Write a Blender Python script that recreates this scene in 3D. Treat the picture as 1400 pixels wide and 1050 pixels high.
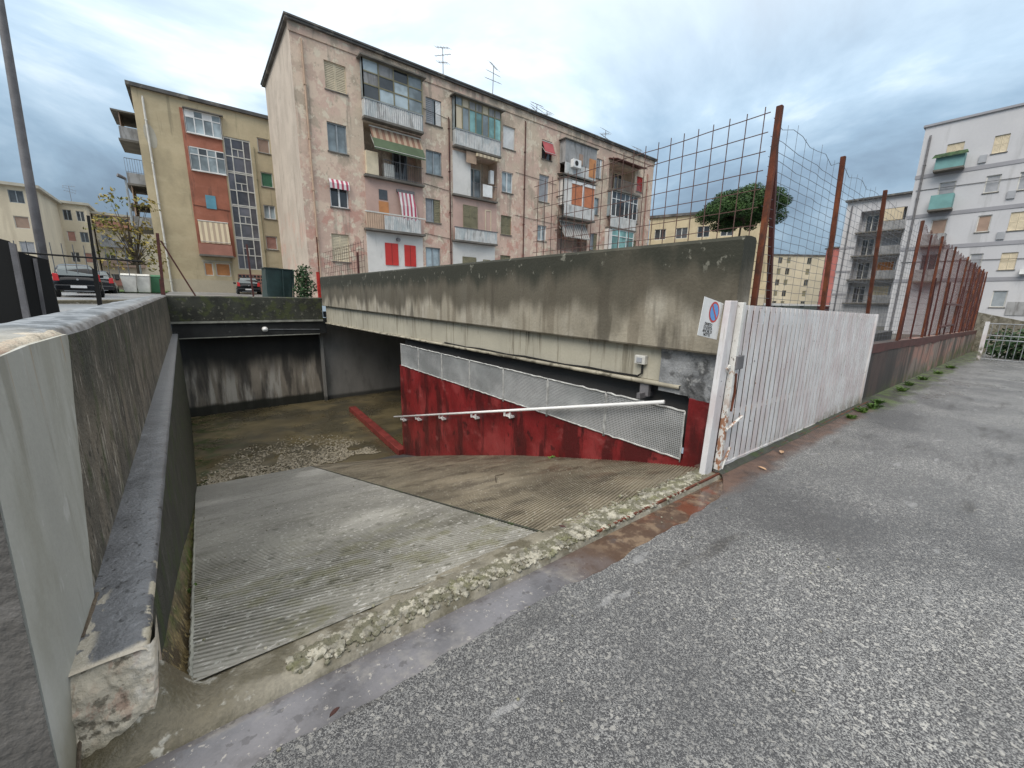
import bpy, bmesh, math, random
from mathutils import Vector, Matrix, noise as mnoise
R = math.radians
rnd = random.Random(7)
sc = bpy.context.scene
for o in list(bpy.data.objects): bpy.data.objects.remove(o)

# ------------------------------------------------------------------ camera
# Site frame: X runs along the driveway edge, Y runs down the ramp, Z up; camera stands at the origin, 1.65 m up.
cam = bpy.data.cameras.new('camera'); camo = bpy.data.objects.new('camera', cam); sc.collection.objects.link(camo)
cam.sensor_width = 36; cam.lens = 36*545/1400; cam.clip_start = .05; cam.clip_end = 3000
yaw, pit, rol = R(-38.107), math.atan(115/545), R(.9)
fw = Vector((0, math.cos(pit), -math.sin(pit))); up = Vector((0, math.sin(pit), math.cos(pit))); rt = Vector((1, 0, 0))
rt2 = rt*math.cos(rol)+up*math.sin(rol); up2 = up*math.cos(rol)-rt*math.sin(rol)
rz = Matrix.Rotation(yaw, 3, 'Z')
m3 = Matrix((rz@rt2, rz@up2, rz@(-fw))).transposed()
camo.matrix_world = Matrix.Translation((0, 0, 1.65)) @ m3.to_4x4()
sc.camera = camo
sc.render.resolution_x = 1024; sc.render.resolution_y = 768

# ------------------------------------------------------------------ sky, sun, exposure
SUN_EL, SUN_AZ = 48, 200      # azimuth measured in the site frame, counter-clockwise from +X
w = bpy.data.worlds.new('World'); sc.world = w; w.use_nodes = True
nt = w.node_tree; nt.nodes.clear()
def wn(t, **k):
    n = nt.nodes.new(t)
    for a, b in k.items(): setattr(n, a, b)
    return n
out = wn('ShaderNodeOutputWorld'); bg = wn('ShaderNodeBackground'); bg.inputs[1].default_value = .1
nt.links.new(bg.outputs[0], out.inputs[0])
sky = wn('ShaderNodeTexSky', sky_type='NISHITA', sun_disc=False)
sky.sun_elevation = R(SUN_EL); sky.sun_rotation = R(90-SUN_AZ)
tc = wn('ShaderNodeTexCoord'); sep = wn('ShaderNodeSeparateXYZ'); nt.links.new(tc.outputs['Generated'], sep.inputs[0])
mx = wn('ShaderNodeMath', operation='MAXIMUM'); nt.links.new(sep.outputs[2], mx.inputs[0]); mx.inputs[1].default_value = 0
ad = wn('ShaderNodeMath', operation='ADD'); nt.links.new(mx.outputs[0], ad.inputs[0]); ad.inputs[1].default_value = .22
cx = wn('ShaderNodeCombineXYZ')
for i in (0, 1):
    dv = wn('ShaderNodeMath', operation='DIVIDE'); nt.links.new(sep.outputs[i], dv.inputs[0]); nt.links.new(ad.outputs[0], dv.inputs[1])
    nt.links.new(dv.outputs[0], cx.inputs[i])
cx.inputs[2].default_value = 5.1
n1 = wn('ShaderNodeTexNoise'); n1.inputs['Scale'].default_value = .85; n1.inputs['Detail'].default_value = 8
n1.inputs['Roughness'].default_value = .56; n1.inputs['Distortion'].default_value = .5
nt.links.new(cx.outputs[0], n1.inputs['Vector'])
cr = wn('ShaderNodeValToRGB'); nt.links.new(n1.outputs['Fac'], cr.inputs[0])
els = cr.color_ramp.elements
els[0].position = .37; els[0].color = (2.2, 3.05, 4.0, 1)
els[1].position = .66; els[1].color = (7.6, 8.5, 9.1, 1)
e = els.new(.46); e.color = (3.0, 4.2, 5.4, 1)
e = els.new(.55); e.color = (4.3, 5.6, 6.8, 1)
mixs = wn('ShaderNodeMixRGB'); mixs.inputs[0].default_value = .9
nt.links.new(sky.outputs[0], mixs.inputs[1]); nt.links.new(cr.outputs[0], mixs.inputs[2])
# overcast sky: brighter towards the zenith
gm = wn('ShaderNodeMath', operation='MULTIPLY_ADD'); nt.links.new(mx.outputs[0], gm.inputs[0]); gm.inputs[1].default_value = 1.45; gm.inputs[2].default_value = .42
mul = wn('ShaderNodeMixRGB', blend_type='MULTIPLY'); mul.inputs[0].default_value = 1
zr = wn('ShaderNodeMapRange'); nt.links.new(mx.outputs[0], zr.inputs[0]); zr.inputs[1].default_value = .35; zr.inputs[2].default_value = .8; zr.inputs[4].default_value = .8
zm_ = wn('ShaderNodeMixRGB'); nt.links.new(zr.outputs[0], zm_.inputs[0]); nt.links.new(mixs.outputs[0], zm_.inputs[1]); zm_.inputs[2].default_value = (7.9, 7.6, 7.2, 1)
nt.links.new(zm_.outputs[0], mul.inputs[1]); nt.links.new(gm.outputs[0], mul.inputs[2])
nt.links.new(mul.outputs[0], bg.inputs[0])
sl = bpy.data.lights.new('sun', 'SUN'); sl.energy = 1.5; sl.angle = R(35); sl.color = (1, .93, .84)
so = bpy.data.objects.new('sun', sl); sc.collection.objects.link(so)
sd = Vector((math.cos(R(SUN_EL))*math.cos(R(SUN_AZ)), math.cos(R(SUN_EL))*math.sin(R(SUN_AZ)), math.sin(R(SUN_EL))))
so.rotation_euler = sd.to_track_quat('Z', 'Y').to_euler(); so.location = (0, 0, 60)
vs = sc.view_settings; vs.view_transform = 'Standard'; vs.look = 'None'; vs.exposure = .72; vs.gamma = 1; vs.use_curve_mapping = False

# ------------------------------------------------------------------ materials
class Mat:
    def __init__(s, name, rough=.8, metal=0, spec=.5):
        s.m = bpy.data.materials.new(name); s.m.use_nodes = True; s.t = s.m.node_tree
        s.b = s.t.nodes['Principled BSDF']; s.b.inputs['Roughness'].default_value = rough; s.b.inputs['Metallic'].default_value = metal
        s.b.inputs['Specular IOR Level'].default_value = spec
        g = s.n('ShaderNodeNewGeometry'); s.pos = g.outputs['Position']; s._z = None
    def n(s, t, **k):
        x = s.t.nodes.new(t)
        for a, b in k.items(): setattr(x, a, b)
        return x
    def l(s, a, b): s.t.links.new(a, b)
    def inp(s, sock, v):
        if hasattr(v, 'is_linked') or hasattr(v, 'links'): s.l(v, sock)
        else: sock.default_value = v
    def math(s, op, a, b=0., c=0., clamp=False):
        x = s.n('ShaderNodeMath', operation=op, use_clamp=clamp)
        for i, v in enumerate((a, b, c)): s.inp(x.inputs[i], v)
        return x.outputs[0]
    def xyz(s):
        if s._z is None:
            x = s.n('ShaderNodeSeparateXYZ'); s.l(s.pos, x.inputs[0]); s._z = x.outputs
        return s._z
    def vec(s, sv, off=0):
        mp = s.n('ShaderNodeMapping'); s.l(s.pos, mp.inputs[0])
        if not hasattr(sv, '__len__'): sv = (sv,)*3
        mp.inputs['Scale'].default_value = sv; mp.inputs['Location'].default_value = (off, off*.7, off*1.3)
        return mp.outputs[0]
    def noise(s, sv, d=4, off=0, r=.55, dist=0):
        x = s.n('ShaderNodeTexNoise'); x.inputs['Scale'].default_value = 1; x.inputs['Detail'].default_value = d
        x.inputs['Roughness'].default_value = r; x.inputs['Distortion'].default_value = dist
        s.l(s.vec(sv, off), x.inputs['Vector']); return x.outputs['Fac']
    def vor(s, sv, out='Color', feature='F1', off=0):
        x = s.n('ShaderNodeTexVoronoi', feature=feature); x.inputs['Scale'].default_value = 1
        s.l(s.vec(sv, off), x.inputs['Vector']); return x.outputs[out]
    def step(s, v, lo, hi):
        x = s.n('ShaderNodeMapRange', interpolation_type='SMOOTHSTEP'); s.inp(x.inputs['Value'], v)
        x.inputs['From Min'].default_value = lo; x.inputs['From Max'].default_value = hi
        if lo > hi:
            x.inputs['From Min'].default_value = hi; x.inputs['From Max'].default_value = lo
            x.inputs['To Min'].default_value = 1; x.inputs['To Max'].default_value = 0
        return x.outputs[0]
    def mix(s, f, a, b, mode='MIX'):
        x = s.n('ShaderNodeMixRGB', blend_type=mode); s.inp(x.inputs[0], f)
        for i, v in ((1, a), (2, b)):
            if isinstance(v, tuple): x.inputs[i].default_value = (*v, 1)
            else: s.inp(x.inputs[i], v)
        return x.outputs[0]
    def bump(s, h, st=.3, dist=.01):
        x = s.n('ShaderNodeBump'); x.inputs['Strength'].default_value = st; x.inputs['Distance'].default_value = dist
        s.l(h, x.inputs['Height']); s.l(x.outputs[0], s.b.inputs['Normal'])
    def col(s, c):
        if isinstance(c, tuple): s.b.inputs['Base Color'].default_value = (*c, 1)
        else: s.l(c, s.b.inputs['Base Color'])

def surf(name, col, rough=.8, var=.2, vs_=2., fine=40., fvar=.12, layers=(), bump=.25, bd=.006, metal=0, spec=.4, wet=None, rnd_obj=0):
    """plaster / concrete / paint: base colour, broad and fine variation, then stain or wear layers on top"""
    M = Mat(name, rough, metal, spec)
    lo = tuple(x*(1-var) for x in col); hi = tuple(min(1, x*(1+var)) for x in col)
    c = M.mix(M.step(M.noise(vs_, 5, 1.7), .3, .7), lo, hi)
    fn = M.noise(fine, 3, 5)
    for i, L in enumerate(layers):
        f = M.step(M.noise(L.get('s', 3.), L.get('d', 5), 11+7*i+L.get('o', 0), .6, L.get('dist', 0)), L.get('lo', .45), L.get('hi', .6)) if L.get('lo', .45) > -1 else 1.
        for ax in 'xyz':
            if ax in L:
                v = M.xyz()['xyz'.index(ax)]
                am = L.get(ax+'a', 0)
                if am:
                    nn = M.noise(L.get(ax+'s', 3.), 4, 31+i)
                    v = M.math('ADD', v, M.math('MULTIPLY', M.math('SUBTRACT', nn, .5), am))
                f = M.math('MULTIPLY', f, M.step(v, *L[ax]))
        f = M.math('MULTIPLY', f, L.get('a', 1.))
        c = M.mix(f, c, L['c'])
    v = M.math('MULTIPLY_ADD', fn, 2*fvar, 1-fvar)
    c = M.mix(1., c, v, 'MULTIPLY')
    if rnd_obj:
        oi = M.n('ShaderNodeObjectInfo'); k = M.math('MULTIPLY_ADD', oi.outputs['Random'], 2*rnd_obj, 1-rnd_obj)
        c = M.mix(1., c, k, 'MULTIPLY')
    M.col(c)
    if wet:
        wlo, whi, wr, ws = wet
        k = M.step(M.noise(ws, 4, 77), wlo, whi)
        M.l(M.math('MULTIPLY_ADD', k, wr-rough, rough), M.b.inputs['Roughness'])
    if bump: M.bump(M.math('ADD', fn, M.math('MULTIPLY', M.noise(fine*.22, 4, 3), 1.5)), bump, bd)
    return M.m

def plain(name, col, rough=.6, metal=0, var=.12, fine=25.): return surf(name, col, rough, var, 1.5, fine, .06, bump=.08, metal=metal)

mt = {}
# asphalt with exposed aggregate, wet
def asphalt():
    M = Mat('wet_asphalt', .5, spec=.5)
    r = M.n('ShaderNodeSeparateColor'); M.l(M.vor(205, 'Color'), r.inputs[0])
    chips = M.step(r.outputs[0], .15, 1.15)
    r2 = M.n('ShaderNodeSeparateColor'); M.l(M.vor(85, 'Color', off=3), r2.inputs[0])
    big = M.step(M.noise(.9, 4, 2), .3, .7)
    c = M.mix(chips, (.036, .036, .039), (.345, .345, .335))
    c = M.mix(M.math('MULTIPLY', M.step(r2.outputs[1], .84, .96), .85), c, (.42, .41, .38))
    c = M.mix(M.math('MULTIPLY', big, .5), c, (.06, .061, .064))
    c = M.mix(M.math('MULTIPLY', M.step(M.noise((.35, .5, 1), 5, 14, .6, .6), .5, .64), .5), c, (.045, .045, .047))
    c = M.mix(M.math('MULTIPLY', M.step(M.noise((2.5, 7, 1), 6, 24), .64, .7), .5), c, (.3, .3, .3))
    c = M.mix(M.math('MULTIPLY', M.step(M.noise((.7, 3.2, 1), 5, 9), .6, .72), .55), c, (.026, .023, .019))
    # reddish silt beside the gate rail
    x, y, z = M.xyz()
    silt = M.math('MULTIPLY', M.step(M.math('ADD', y, M.math('MULTIPLY', M.noise((2, 5, 1), 4, 8), .3)), 1.58, 1.72), M.step(x, 1.75, 2.5))
    silt = M.math('MULTIPLY', silt, M.step(x, 11.5, 8.5))
    c = M.mix(M.math('MULTIPLY', silt, .88), c, M.mix(M.step(M.noise(7, 5, 4), .35, .65), (.05, .024, .014), (.13, .07, .045)))
    # mossy grime along the foot of the fence wall
    gr = M.math('MULTIPLY', M.step(M.math('ADD', y, M.math('MULTIPLY', M.noise((.8, 3, 1), 6, 18), 1.1)), 1.72, 2.0), M.step(x, 9, 11))
    c = M.mix(M.math('MULTIPLY', gr, .8), c, M.mix(M.step(M.noise(3, 5, 4), .45, .6), (.03, .032, .018), (.075, .115, .02)))
    M.col(c)
    wet = M.step(M.noise((.45, .9, 1), 4, 21), .48, .66)
    M.l(M.math('MULTIPLY_ADD', wet, -.27, .5), M.b.inputs['Roughness'])
    h = M.math('ADD', M.math('MULTIPLY', chips, .6), M.math('MULTIPLY', M.vor(205, 'Distance'), -1.))
    M.bump(h, .55, .008)
    return M.m
mt['asphalt'] = asphalt()
mt['strip'] = surf('wet_smooth_concrete', (.115, .11, .116), .16, .3, 2.5, 60, .12, layers=[
    dict(c=(.05, .045, .045), s=5., lo=.55, hi=.66, a=.5), dict(c=(.3, .28, .25), s=38., lo=.62, hi=.66, a=.7), dict(c=(.24, .225, .2), s=(4, 4, 4), lo=.52, hi=.66, d=8, a=.5), dict(c=(.055, .05, .05), s=(13, 13, 13), lo=.6, hi=.65, a=.6),
    dict(c=(.075, .045, .03), s=4., lo=.2, hi=.45, x=(1.55, 2.1), a=.92, xa=.6, xs=4.), dict(c=(.22, .16, .11), s=7., lo=.48, hi=.62, d=9, x=(1.9, 2.3), a=.7), dict(c=(.13, .04, .02), s=5., lo=.5, hi=.6, x=(2.4, 3.2), a=.7)],
    bump=.3, bd=.004, spec=.5)
GREEN = (.032, .042, .012)
mt['groove'] = surf('grooved_concrete', (.245, .238, .21), .42, .2, 1.2, 70, .22, layers=[
    dict(c=(.13, .125, .1), s=(1.0, 4, 2), lo=.48, hi=.7, d=7, a=.75), dict(c=(.5, .49, .46), s=(16., 42, 20), lo=.585, hi=.64, a=.8), dict(c=(.15, .145, .075), s=(3, 4, 2), lo=.5, hi=.62, d=8, y=(4.5, 2.5), a=.55),
    dict(c=(.06, .06, .04), s=9, lo=.56, hi=.68, a=.6), dict(c=(.36, .355, .34), lo=-9, y=(3., 8.), a=.4)], bump=.3, bd=.006, spec=.5)
mt['groove2'] = surf('grooved_concrete_stained', (.185, .16, .115), .45, .25, 1.3, 70, .22, layers=[
    dict(c=(.06, .05, .035), s=(2, 3, 2), lo=.46, hi=.68, a=.7), dict(c=(.42, .39, .33), s=(34, 22, 20), lo=.6, hi=.66, a=.8),
    dict(c=(.09, .05, .03), s=3, lo=.5, hi=.68, x=(2.9, 4.2), a=.6)], bump=.3, bd=.006, spec=.5)
mt['floor'] = surf('wet_muddy_floor', (.105, .085, .045), .2, .35, .6, 30, .15, layers=[
    dict(c=(.05, .045, .03), s=(.7, .8, 1), lo=.42, hi=.6, a=.8), dict(c=(.03, .045, .012), s=2., lo=.48, hi=.6, x=(1.2, -.4), a=.9),
    dict(c=(.3, .28, .24), s=13., lo=.68, hi=.73, a=.8)], bump=.1, bd=.005, spec=.5, wet=(.4, .6, .5, .8))
mt['gutter'] = surf('gutter_silt', (.13, .1, .05), .25, .4, 7, 60, .35, layers=[
    dict(c=(.035, .027, .018), s=(16, 5, 9), lo=.46, hi=.56, d=8, a=.85), dict(c=(.25, .2, .1), s=(22, 22, 22), lo=.54, hi=.62, d=7, y=(3.6, 2.4), a=.75),
    dict(c=(.05, .085, .01), s=(14, 5, 12), lo=.46, hi=.56, d=8, x=(-.27, -.32), a=.85), dict(c=(.3, .27, .2), s=30, lo=.6, hi=.68, a=.7)], bump=.6, bd=.01)
mt['lip'] = surf('mossy_concrete_lip', (.165, .15, .115), .45, .3, 4, 60, .35, layers=[
    dict(c=(.075, .062, .035), lo=-9, x=(.12, -.2), xa=.3, xs=7., a=.75), dict(c=(.07, .06, .035), s=5, lo=.48, hi=.62, a=.8), dict(c=(.36, .35, .31), s=12, lo=.58, hi=.66, a=.6)], bump=.5, bd=.01)
mt['stone'] = surf('broken_concrete', (.255, .24, .195), .75, .5, 12, 90, .25, layers=[
    dict(c=(.1, .095, .06), s=16, lo=.47, hi=.54, a=.9), dict(c=(.14, .14, .06), s=7, lo=.52, hi=.65, a=.5)], bump=.6, bd=.008)
mt['gravel'] = surf('gravel_deposit', (.24, .21, .15), .6, .3, 30, 26, .5, layers=[dict(c=(.5, .46, .4), s=28, lo=.55, hi=.62, a=.8), dict(c=(.06, .05, .03), s=24, lo=.58, hi=.64, a=.8)], bump=.9, bd=.02)
mt['wall_l'] = surf('mossy_dark_concrete', (.085, .076, .06), .75, .4, (2.5, 2.5, .7), 45, .25, layers=[
    dict(c=(.17, .145, .11), s=(2, 3.5, 1.3), lo=.44, hi=.6, d=8, a=.85, z=(1.35, .8)), dict(c=(.34, .31, .26), s=(10, 24, 4), lo=.58, hi=.63, d=7, a=.75), dict(c=(.02, .02, .015), s=(14, 20, 9), lo=.58, hi=.64, a=.8),
    dict(c=(.03, .033, .024), s=(2, 3, 1.3), lo=.4, hi=.6, a=.8, z=(.8, 1.35), za=.4, zs=(2, 4, 1)), dict(c=(.045, .06, .02), s=(6, 6, 3), lo=.55, hi=.66, a=.6)], bump=.7, bd=.012)
mt['cap'] = surf('wet_wall_cap', (.23, .24, .25), .38, .3, 5, 60, .2, layers=[
    dict(c=(.055, .056, .055), s=(7, 4, 4), lo=.46, hi=.58, a=.8), dict(c=(.4, .36, .28), s=3, lo=.3, hi=.5, y=(3.2, 2.3), ya=.5, ys=4., a=.9)], bump=.4, bd=.006)
mt['ledge'] = surf('wet_ledge_top', (.1, .103, .11), .32, .25, 5, 60, .25, layers=[
    dict(c=(.02, .02, .02), s=(26, 20, 16), lo=.6, hi=.66, a=.95), dict(c=(.25, .26, .28), s=(8, 8, 8), lo=.55, hi=.7, a=.35),
    dict(c=(.22, .23, .245), lo=-9, y=(4, 9), a=.5), dict(c=(.42, .38, .29), s=9, lo=.5, hi=.55, x=(-.33, -.318), y=(2.75, 2.5), a=.9), dict(c=(.42, .38, .3), s=(11, 6, 9), lo=.54, hi=.58, x=(-.45, -.48), y=(2.6, 2.3), a=.7), dict(c=(.46, .41, .33), lo=-9, y=(1.95, 1.91), ya=.1, ys=9., a=1.)], bump=.6, bd=.006, spec=.6)
mt['mossface'] = surf('black_mossy_concrete', (.035, .036, .028), .7, .4, 4, 50, .3, layers=[dict(c=(.03, .05, .01), s=(6, 6, 3), lo=.5, hi=.62, a=.8), dict(c=(.09, .09, .075), s=(9, 9, 4), lo=.6, hi=.68, a=.6)], bump=.7, bd=.01)
mt['plaster'] = surf('fresh_grey_plaster', (.375, .375, .34), .7, .1, (3, 2, 1), 45, .07, layers=[
    dict(c=(.27, .265, .22), s=(3, 3, .9), lo=.5, hi=.68, a=.6), dict(c=(.46, .465, .44), s=(4, 4, 1), lo=.55, hi=.7, a=.6),
    dict(c=(.2, .19, .15), s=(6, 6, .5), lo=.56, hi=.68, a=.55), dict(c=(.5, .5, .48), s=(14, 14, 5), lo=.62, hi=.7, a=.5), dict(c=(.17, .15, .09), lo=-9, z=(.35, .0), za=.3, zs=4., a=.8), dict(c=(.33, .23, .13), s=(20, 20, 1.5), lo=.6, hi=.68, z=(1.1, 1.5), a=.7)], bump=.25, bd=.004)
mt['cream'] = surf('cream_mortar', (.43, .38, .3), .75, .15, 6, 40, .14, layers=[
    dict(c=(.4, .3, .22), s=(7, 5, 6), lo=.52, hi=.66, a=.6), dict(c=(.1, .085, .06), s=(11, 7, 14), lo=.55, hi=.61, d=9, a=.85), dict(c=(.36, .24, .18), s=(14, 5, 9), lo=.54, hi=.6, d=8, a=.6), dict(c=(.6, .56, .5), s=5, lo=.55, hi=.65, a=.6), dict(c=(.2, .17, .1), lo=-9, z=(.08, .0), a=.7)], bump=.9, bd=.012)
mt['endface'] = surf('dark_wet_render', (.095, .088, .08), .5, .4, 3, 40, .3, layers=[dict(c=(.16, .15, .14), s=(4, 4, 9), lo=.52, hi=.66, a=.6)], bump=.6, bd=.012)
mt['lintel'] = surf('mossy_lintel', (.032, .033, .025), .8, .4, 2, 24, .35, layers=[dict(c=(.16, .155, .12), s=7, lo=.57, hi=.66, a=.65), dict(c=(.055, .065, .02), s=3, lo=.5, hi=.62, a=.7)], bump=.7, bd=.015)
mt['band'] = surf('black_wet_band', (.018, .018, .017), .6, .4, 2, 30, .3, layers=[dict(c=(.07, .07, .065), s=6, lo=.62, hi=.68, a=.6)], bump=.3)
mt['lipline'] = surf('lime_edge', (.22, .22, .19), .7, .3, 3, 30, .2)
mt['backwall'] = surf('stained_back_wall', (.27, .235, .19), .7, .25, (1.5, 1, .5), 20, .15, layers=[
    dict(c=(.5, .47, .42), s=(3.2, 1, .35), lo=.5, hi=.62, a=.85, z=(-.6, -2.3)), dict(c=(.05, .045, .04), s=(2.2, 1, .3), lo=.45, hi=.62, a=.85),
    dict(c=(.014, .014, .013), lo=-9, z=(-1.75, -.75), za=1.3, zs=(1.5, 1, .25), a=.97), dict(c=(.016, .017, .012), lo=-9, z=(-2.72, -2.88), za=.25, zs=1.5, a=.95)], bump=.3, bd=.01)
mt['inner'] = surf('grey_inner_wall', (.22, .21, .195), .75, .15, (1.5, 1.5, .5), 30, .1, layers=[dict(c=(.16, .15, .14), s=(2, 2, .7), lo=.5, hi=.66, a=.6), dict(c=(.03, .03, .025), lo=-9, z=(-2.95, -3.1), a=.8)])
CONC = (.30, .27, .215)
mt['parapet'] = surf('stained_parapet', (.275, .245, .19), .8, .16, (1, .9, .6), 26, .18, layers=[
    dict(c=(.37, .34, .28), s=(1, 1.3, .8), lo=.47, hi=.62, d=7, a=.75), dict(c=(.15, .125, .09), s=(3, 3.4, .4), lo=.5, hi=.62, d=6, a=.65),
    dict(c=(.07, .06, .042), lo=-9, z=(1.36, 1.68), za=1.25, zs=(1, 1.3, .1), a=.85), dict(c=(.06, .05, .036), s=(2, 1.1, .18), lo=.57, hi=.63, a=.75),
    dict(c=(.026, .027, .018), lo=-9, z=(1.85, 2.15), za=.8, zs=(2, 1.9, .25), a=.94), dict(c=(.19, .185, .15), s=(7, 7, 6), lo=.62, hi=.67, z=(1.9, 2.1), a=.75),
    dict(c=(.08, .07, .05), s=(1, .6, .4), lo=.5, hi=.6, y=(5., 2.6), a=.8)], bump=.4, bd=.012)
mt['beam'] = surf('pale_beam_concrete', (.37, .345, .275), .8, .12, (1, 1, 1), 30, .12, layers=[
    dict(c=(.16, .14, .1), s=(4, 7, .5), lo=.54, hi=.66, a=.75), dict(c=(.05, .047, .035), s=(6, 11, .7), lo=.6, hi=.68, z=(.85, 1.05), a=.85),
    dict(c=(.05, .05, .045), s=(2, 2.5, 1), lo=.4, hi=.55, y=(3., 2.5), a=.85)], bump=.3)
mt['flange'] = surf('beam_edge', (.34, .31, .24), .8, .25, 3, 30, .15, layers=[dict(c=(.08, .07, .05), s=(5, 4, 5), lo=.5, hi=.6, a=.8)])
mt['column'] = surf('grey_cement_patch', (.22, .225, .23), .7, .25, 4, 40, .15, layers=[dict(c=(.05, .05, .05), s=3, lo=.5, hi=.6, a=.8), dict(c=(.4, .4, .39), s=6, lo=.55, hi=.65, a=.6)], bump=.7, bd=.015)
mt['redwall'] = surf('dark_red_paint', (.15, .0125, .014), .35, .3, (2, 1.6, 1.6), 30, .14, layers=[
    dict(c=(.25, .04, .04), s=(2, 1.1, 1.3), lo=.5, hi=.66, d=7, a=.75), dict(c=(.06, .008, .009), s=(3, 2.2, .5), lo=.5, hi=.58, a=.9),
    dict(c=(.3, .1, .095), s=(5, 2, 3), lo=.58, hi=.7, d=7, a=.4), dict(c=(.04, .007, .008), s=(3, 4, 3), lo=.6, hi=.65, a=.8),
    dict(c=(.035, .012, .01), lo=-9, z=(-2.85, -3.15), a=.8)], bump=.5, bd=.01, spec=.5)
mt['redkerb'] = surf('red_kerb_paint', (.17, .03, .025), .5, .3, 3, 30, .2)
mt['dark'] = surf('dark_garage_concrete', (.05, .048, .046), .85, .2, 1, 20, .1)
mt['fwall'] = surf('fence_wall_render', (.2, .155, .13), .8, .25, (1.2, 1, .6), 30, .16, layers=[
    dict(c=(.33, .17, .13), s=(.8, 1, 1.2), lo=.46, hi=.58, d=8, a=.8), dict(c=(.2, .06, .04), s=(3, 1, .5), lo=.55, hi=.63, z=(.2, .6), a=.8), dict(c=(.042, .036, .03), s=(1.6, 1, .35), lo=.42, hi=.6, a=.85), dict(c=(.035, .03, .028), lo=-9, x=(18., 12.), xa=2.5, xs=1., a=.88),
    dict(c=(.06, .085, .02), s=2.5, lo=.42, hi=.56, z=(-.05, -.5), a=.7)], bump=.5, bd=.012)
mt['yard'] = surf('yard_asphalt', (.17, .17, .17), .5, .2, .4, 12, .12, wet=(.4, .6, .3, .4), layers=[dict(c=(.3, .3, .29), s=.3, lo=.45, hi=.6, a=.5)])
mt['grass'] = surf('rough_grass', (.055, .1, .02), .9, .4, .8, 8, .3)
mt['earth'] = surf('far_ground', (.12, .115, .1), .9, .3, .05, 1, .2)
# gate & metalwork
mt['gate'] = surf('chipped_white_paint', (.6, .59, .59), .42, .06, 3, 40, .06, layers=[
    dict(c=(.5, .43, .43), s=(3, 3, 1.5), lo=.42, hi=.6, a=.6), dict(c=(.33, .3, .26), s=(30, 30, 1.5), lo=.6, hi=.66, a=.55), dict(c=(.22, .2, .16), s=(5, 5, 5), lo=.42, hi=.56, d=8, z=(.05, -.3), za=.3, zs=6., a=.8), dict(c=(.2, .085, .035), s=(22, 22, 14), lo=.68, hi=.72, a=.9), dict(c=(.05, .05, .045), s=(9, 9, 16), lo=.7, hi=.73, a=.8),
    dict(c=(.13, .13, .085), s=9, lo=.4, hi=.56, z=(-.08, -.32), a=.9)], bump=.15, bd=.003)
mt['gaterust'] = surf('rusting_white_paint', (.6, .59, .56), .5, .1, 4, 40, .1, layers=[
    dict(c=(.26, .1, .035), s=(17, 17, 9), lo=.5, hi=.56, d=8, z=(.75, .5), a=.9), dict(c=(.3, .13, .05), s=(24, 24, 14), lo=.58, hi=.63, d=8, z=(1.3, 1.0), a=.8), dict(c=(.07, .035, .02), s=(26, 26, 18), lo=.62, hi=.66, a=.8)], bump=.3, bd=.004)
mt['rust'] = surf('rusted_iron', (.105, .03, .014), .85, .35, 5, 50, .25, layers=[dict(c=(.05, .022, .015), s=(7, 7, 3), lo=.5, hi=.62, a=.8), dict(c=(.2, .06, .02), s=(5, 5, 2), lo=.56, hi=.66, a=.6)], bump=.4, bd=.004)
mt['rustwire'] = plain('rusty_wire', (.1, .055, .045), .8)
mt['greywire'] = plain('weathered_wire', (.12, .13, .145), .6, .3)
mt['brown'] = surf('brown_painted_iron', (.07, .02, .016), .6, .3, 5, 40, .2)
mt['redpost'] = surf('bright_red_paint', (.42, .03, .02), .5, .2, 5, 40, .15, layers=[dict(c=(.08, .03, .02), s=9, lo=.58, hi=.64, a=.8)])
mt['steel'] = surf('galvanised_steel', (.27, .28, .29), .5, .2, 3, 30, .1, metal=.4)
mt['steelold'] = surf('old_grey_pole', (.135, .13, .135), .6, .2, 4, 40, .2)
mt['black'] = plain('black_sheet_metal', (.004, .004, .004), .8)
mt['white'] = plain('white_pvc', (.68, .68, .67), .4)
mt['offwhite'] = surf('off_white_paint', (.55, .54, .5), .6, .12, 3, 30, .1)
mt['cable'] = plain('black_cable', (.012, .012, .012), .5)
def grille():
    M = Mat('perforated_metal', .45, .3)
    x, y, z = M.xyz()
    f = 125.
    u = M.math('SINE', M.math('MULTIPLY', M.math('ADD', y, z), f)); v = M.math('SINE', M.math('MULTIPLY', M.math('SUBTRACT', y, z), f))
    hole = M.step(M.math('MULTIPLY', u, v), .02, .3)
    big = M.step(M.noise((1, 1.1, 1.6), 4, 4), .35, .65)
    met = M.mix(big, (.3, .31, .31), (.46, .465, .465))
    M.col(M.mix(M.math('MULTIPLY', hole, M.step(M.noise((1, .8, 1.5), 4, 12), .3, .6)), met, (.1, .1, .098)))
    M.bump(M.math('SUBTRACT', 1., hole), .6, .006)
    return M.m
mt['grille'] = grille()
mt['mortar'] = surf('white_mortar_bead', (.4, .4, .385), .8, .3, 9, 60, .15, bump=.6, bd=.008)
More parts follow.
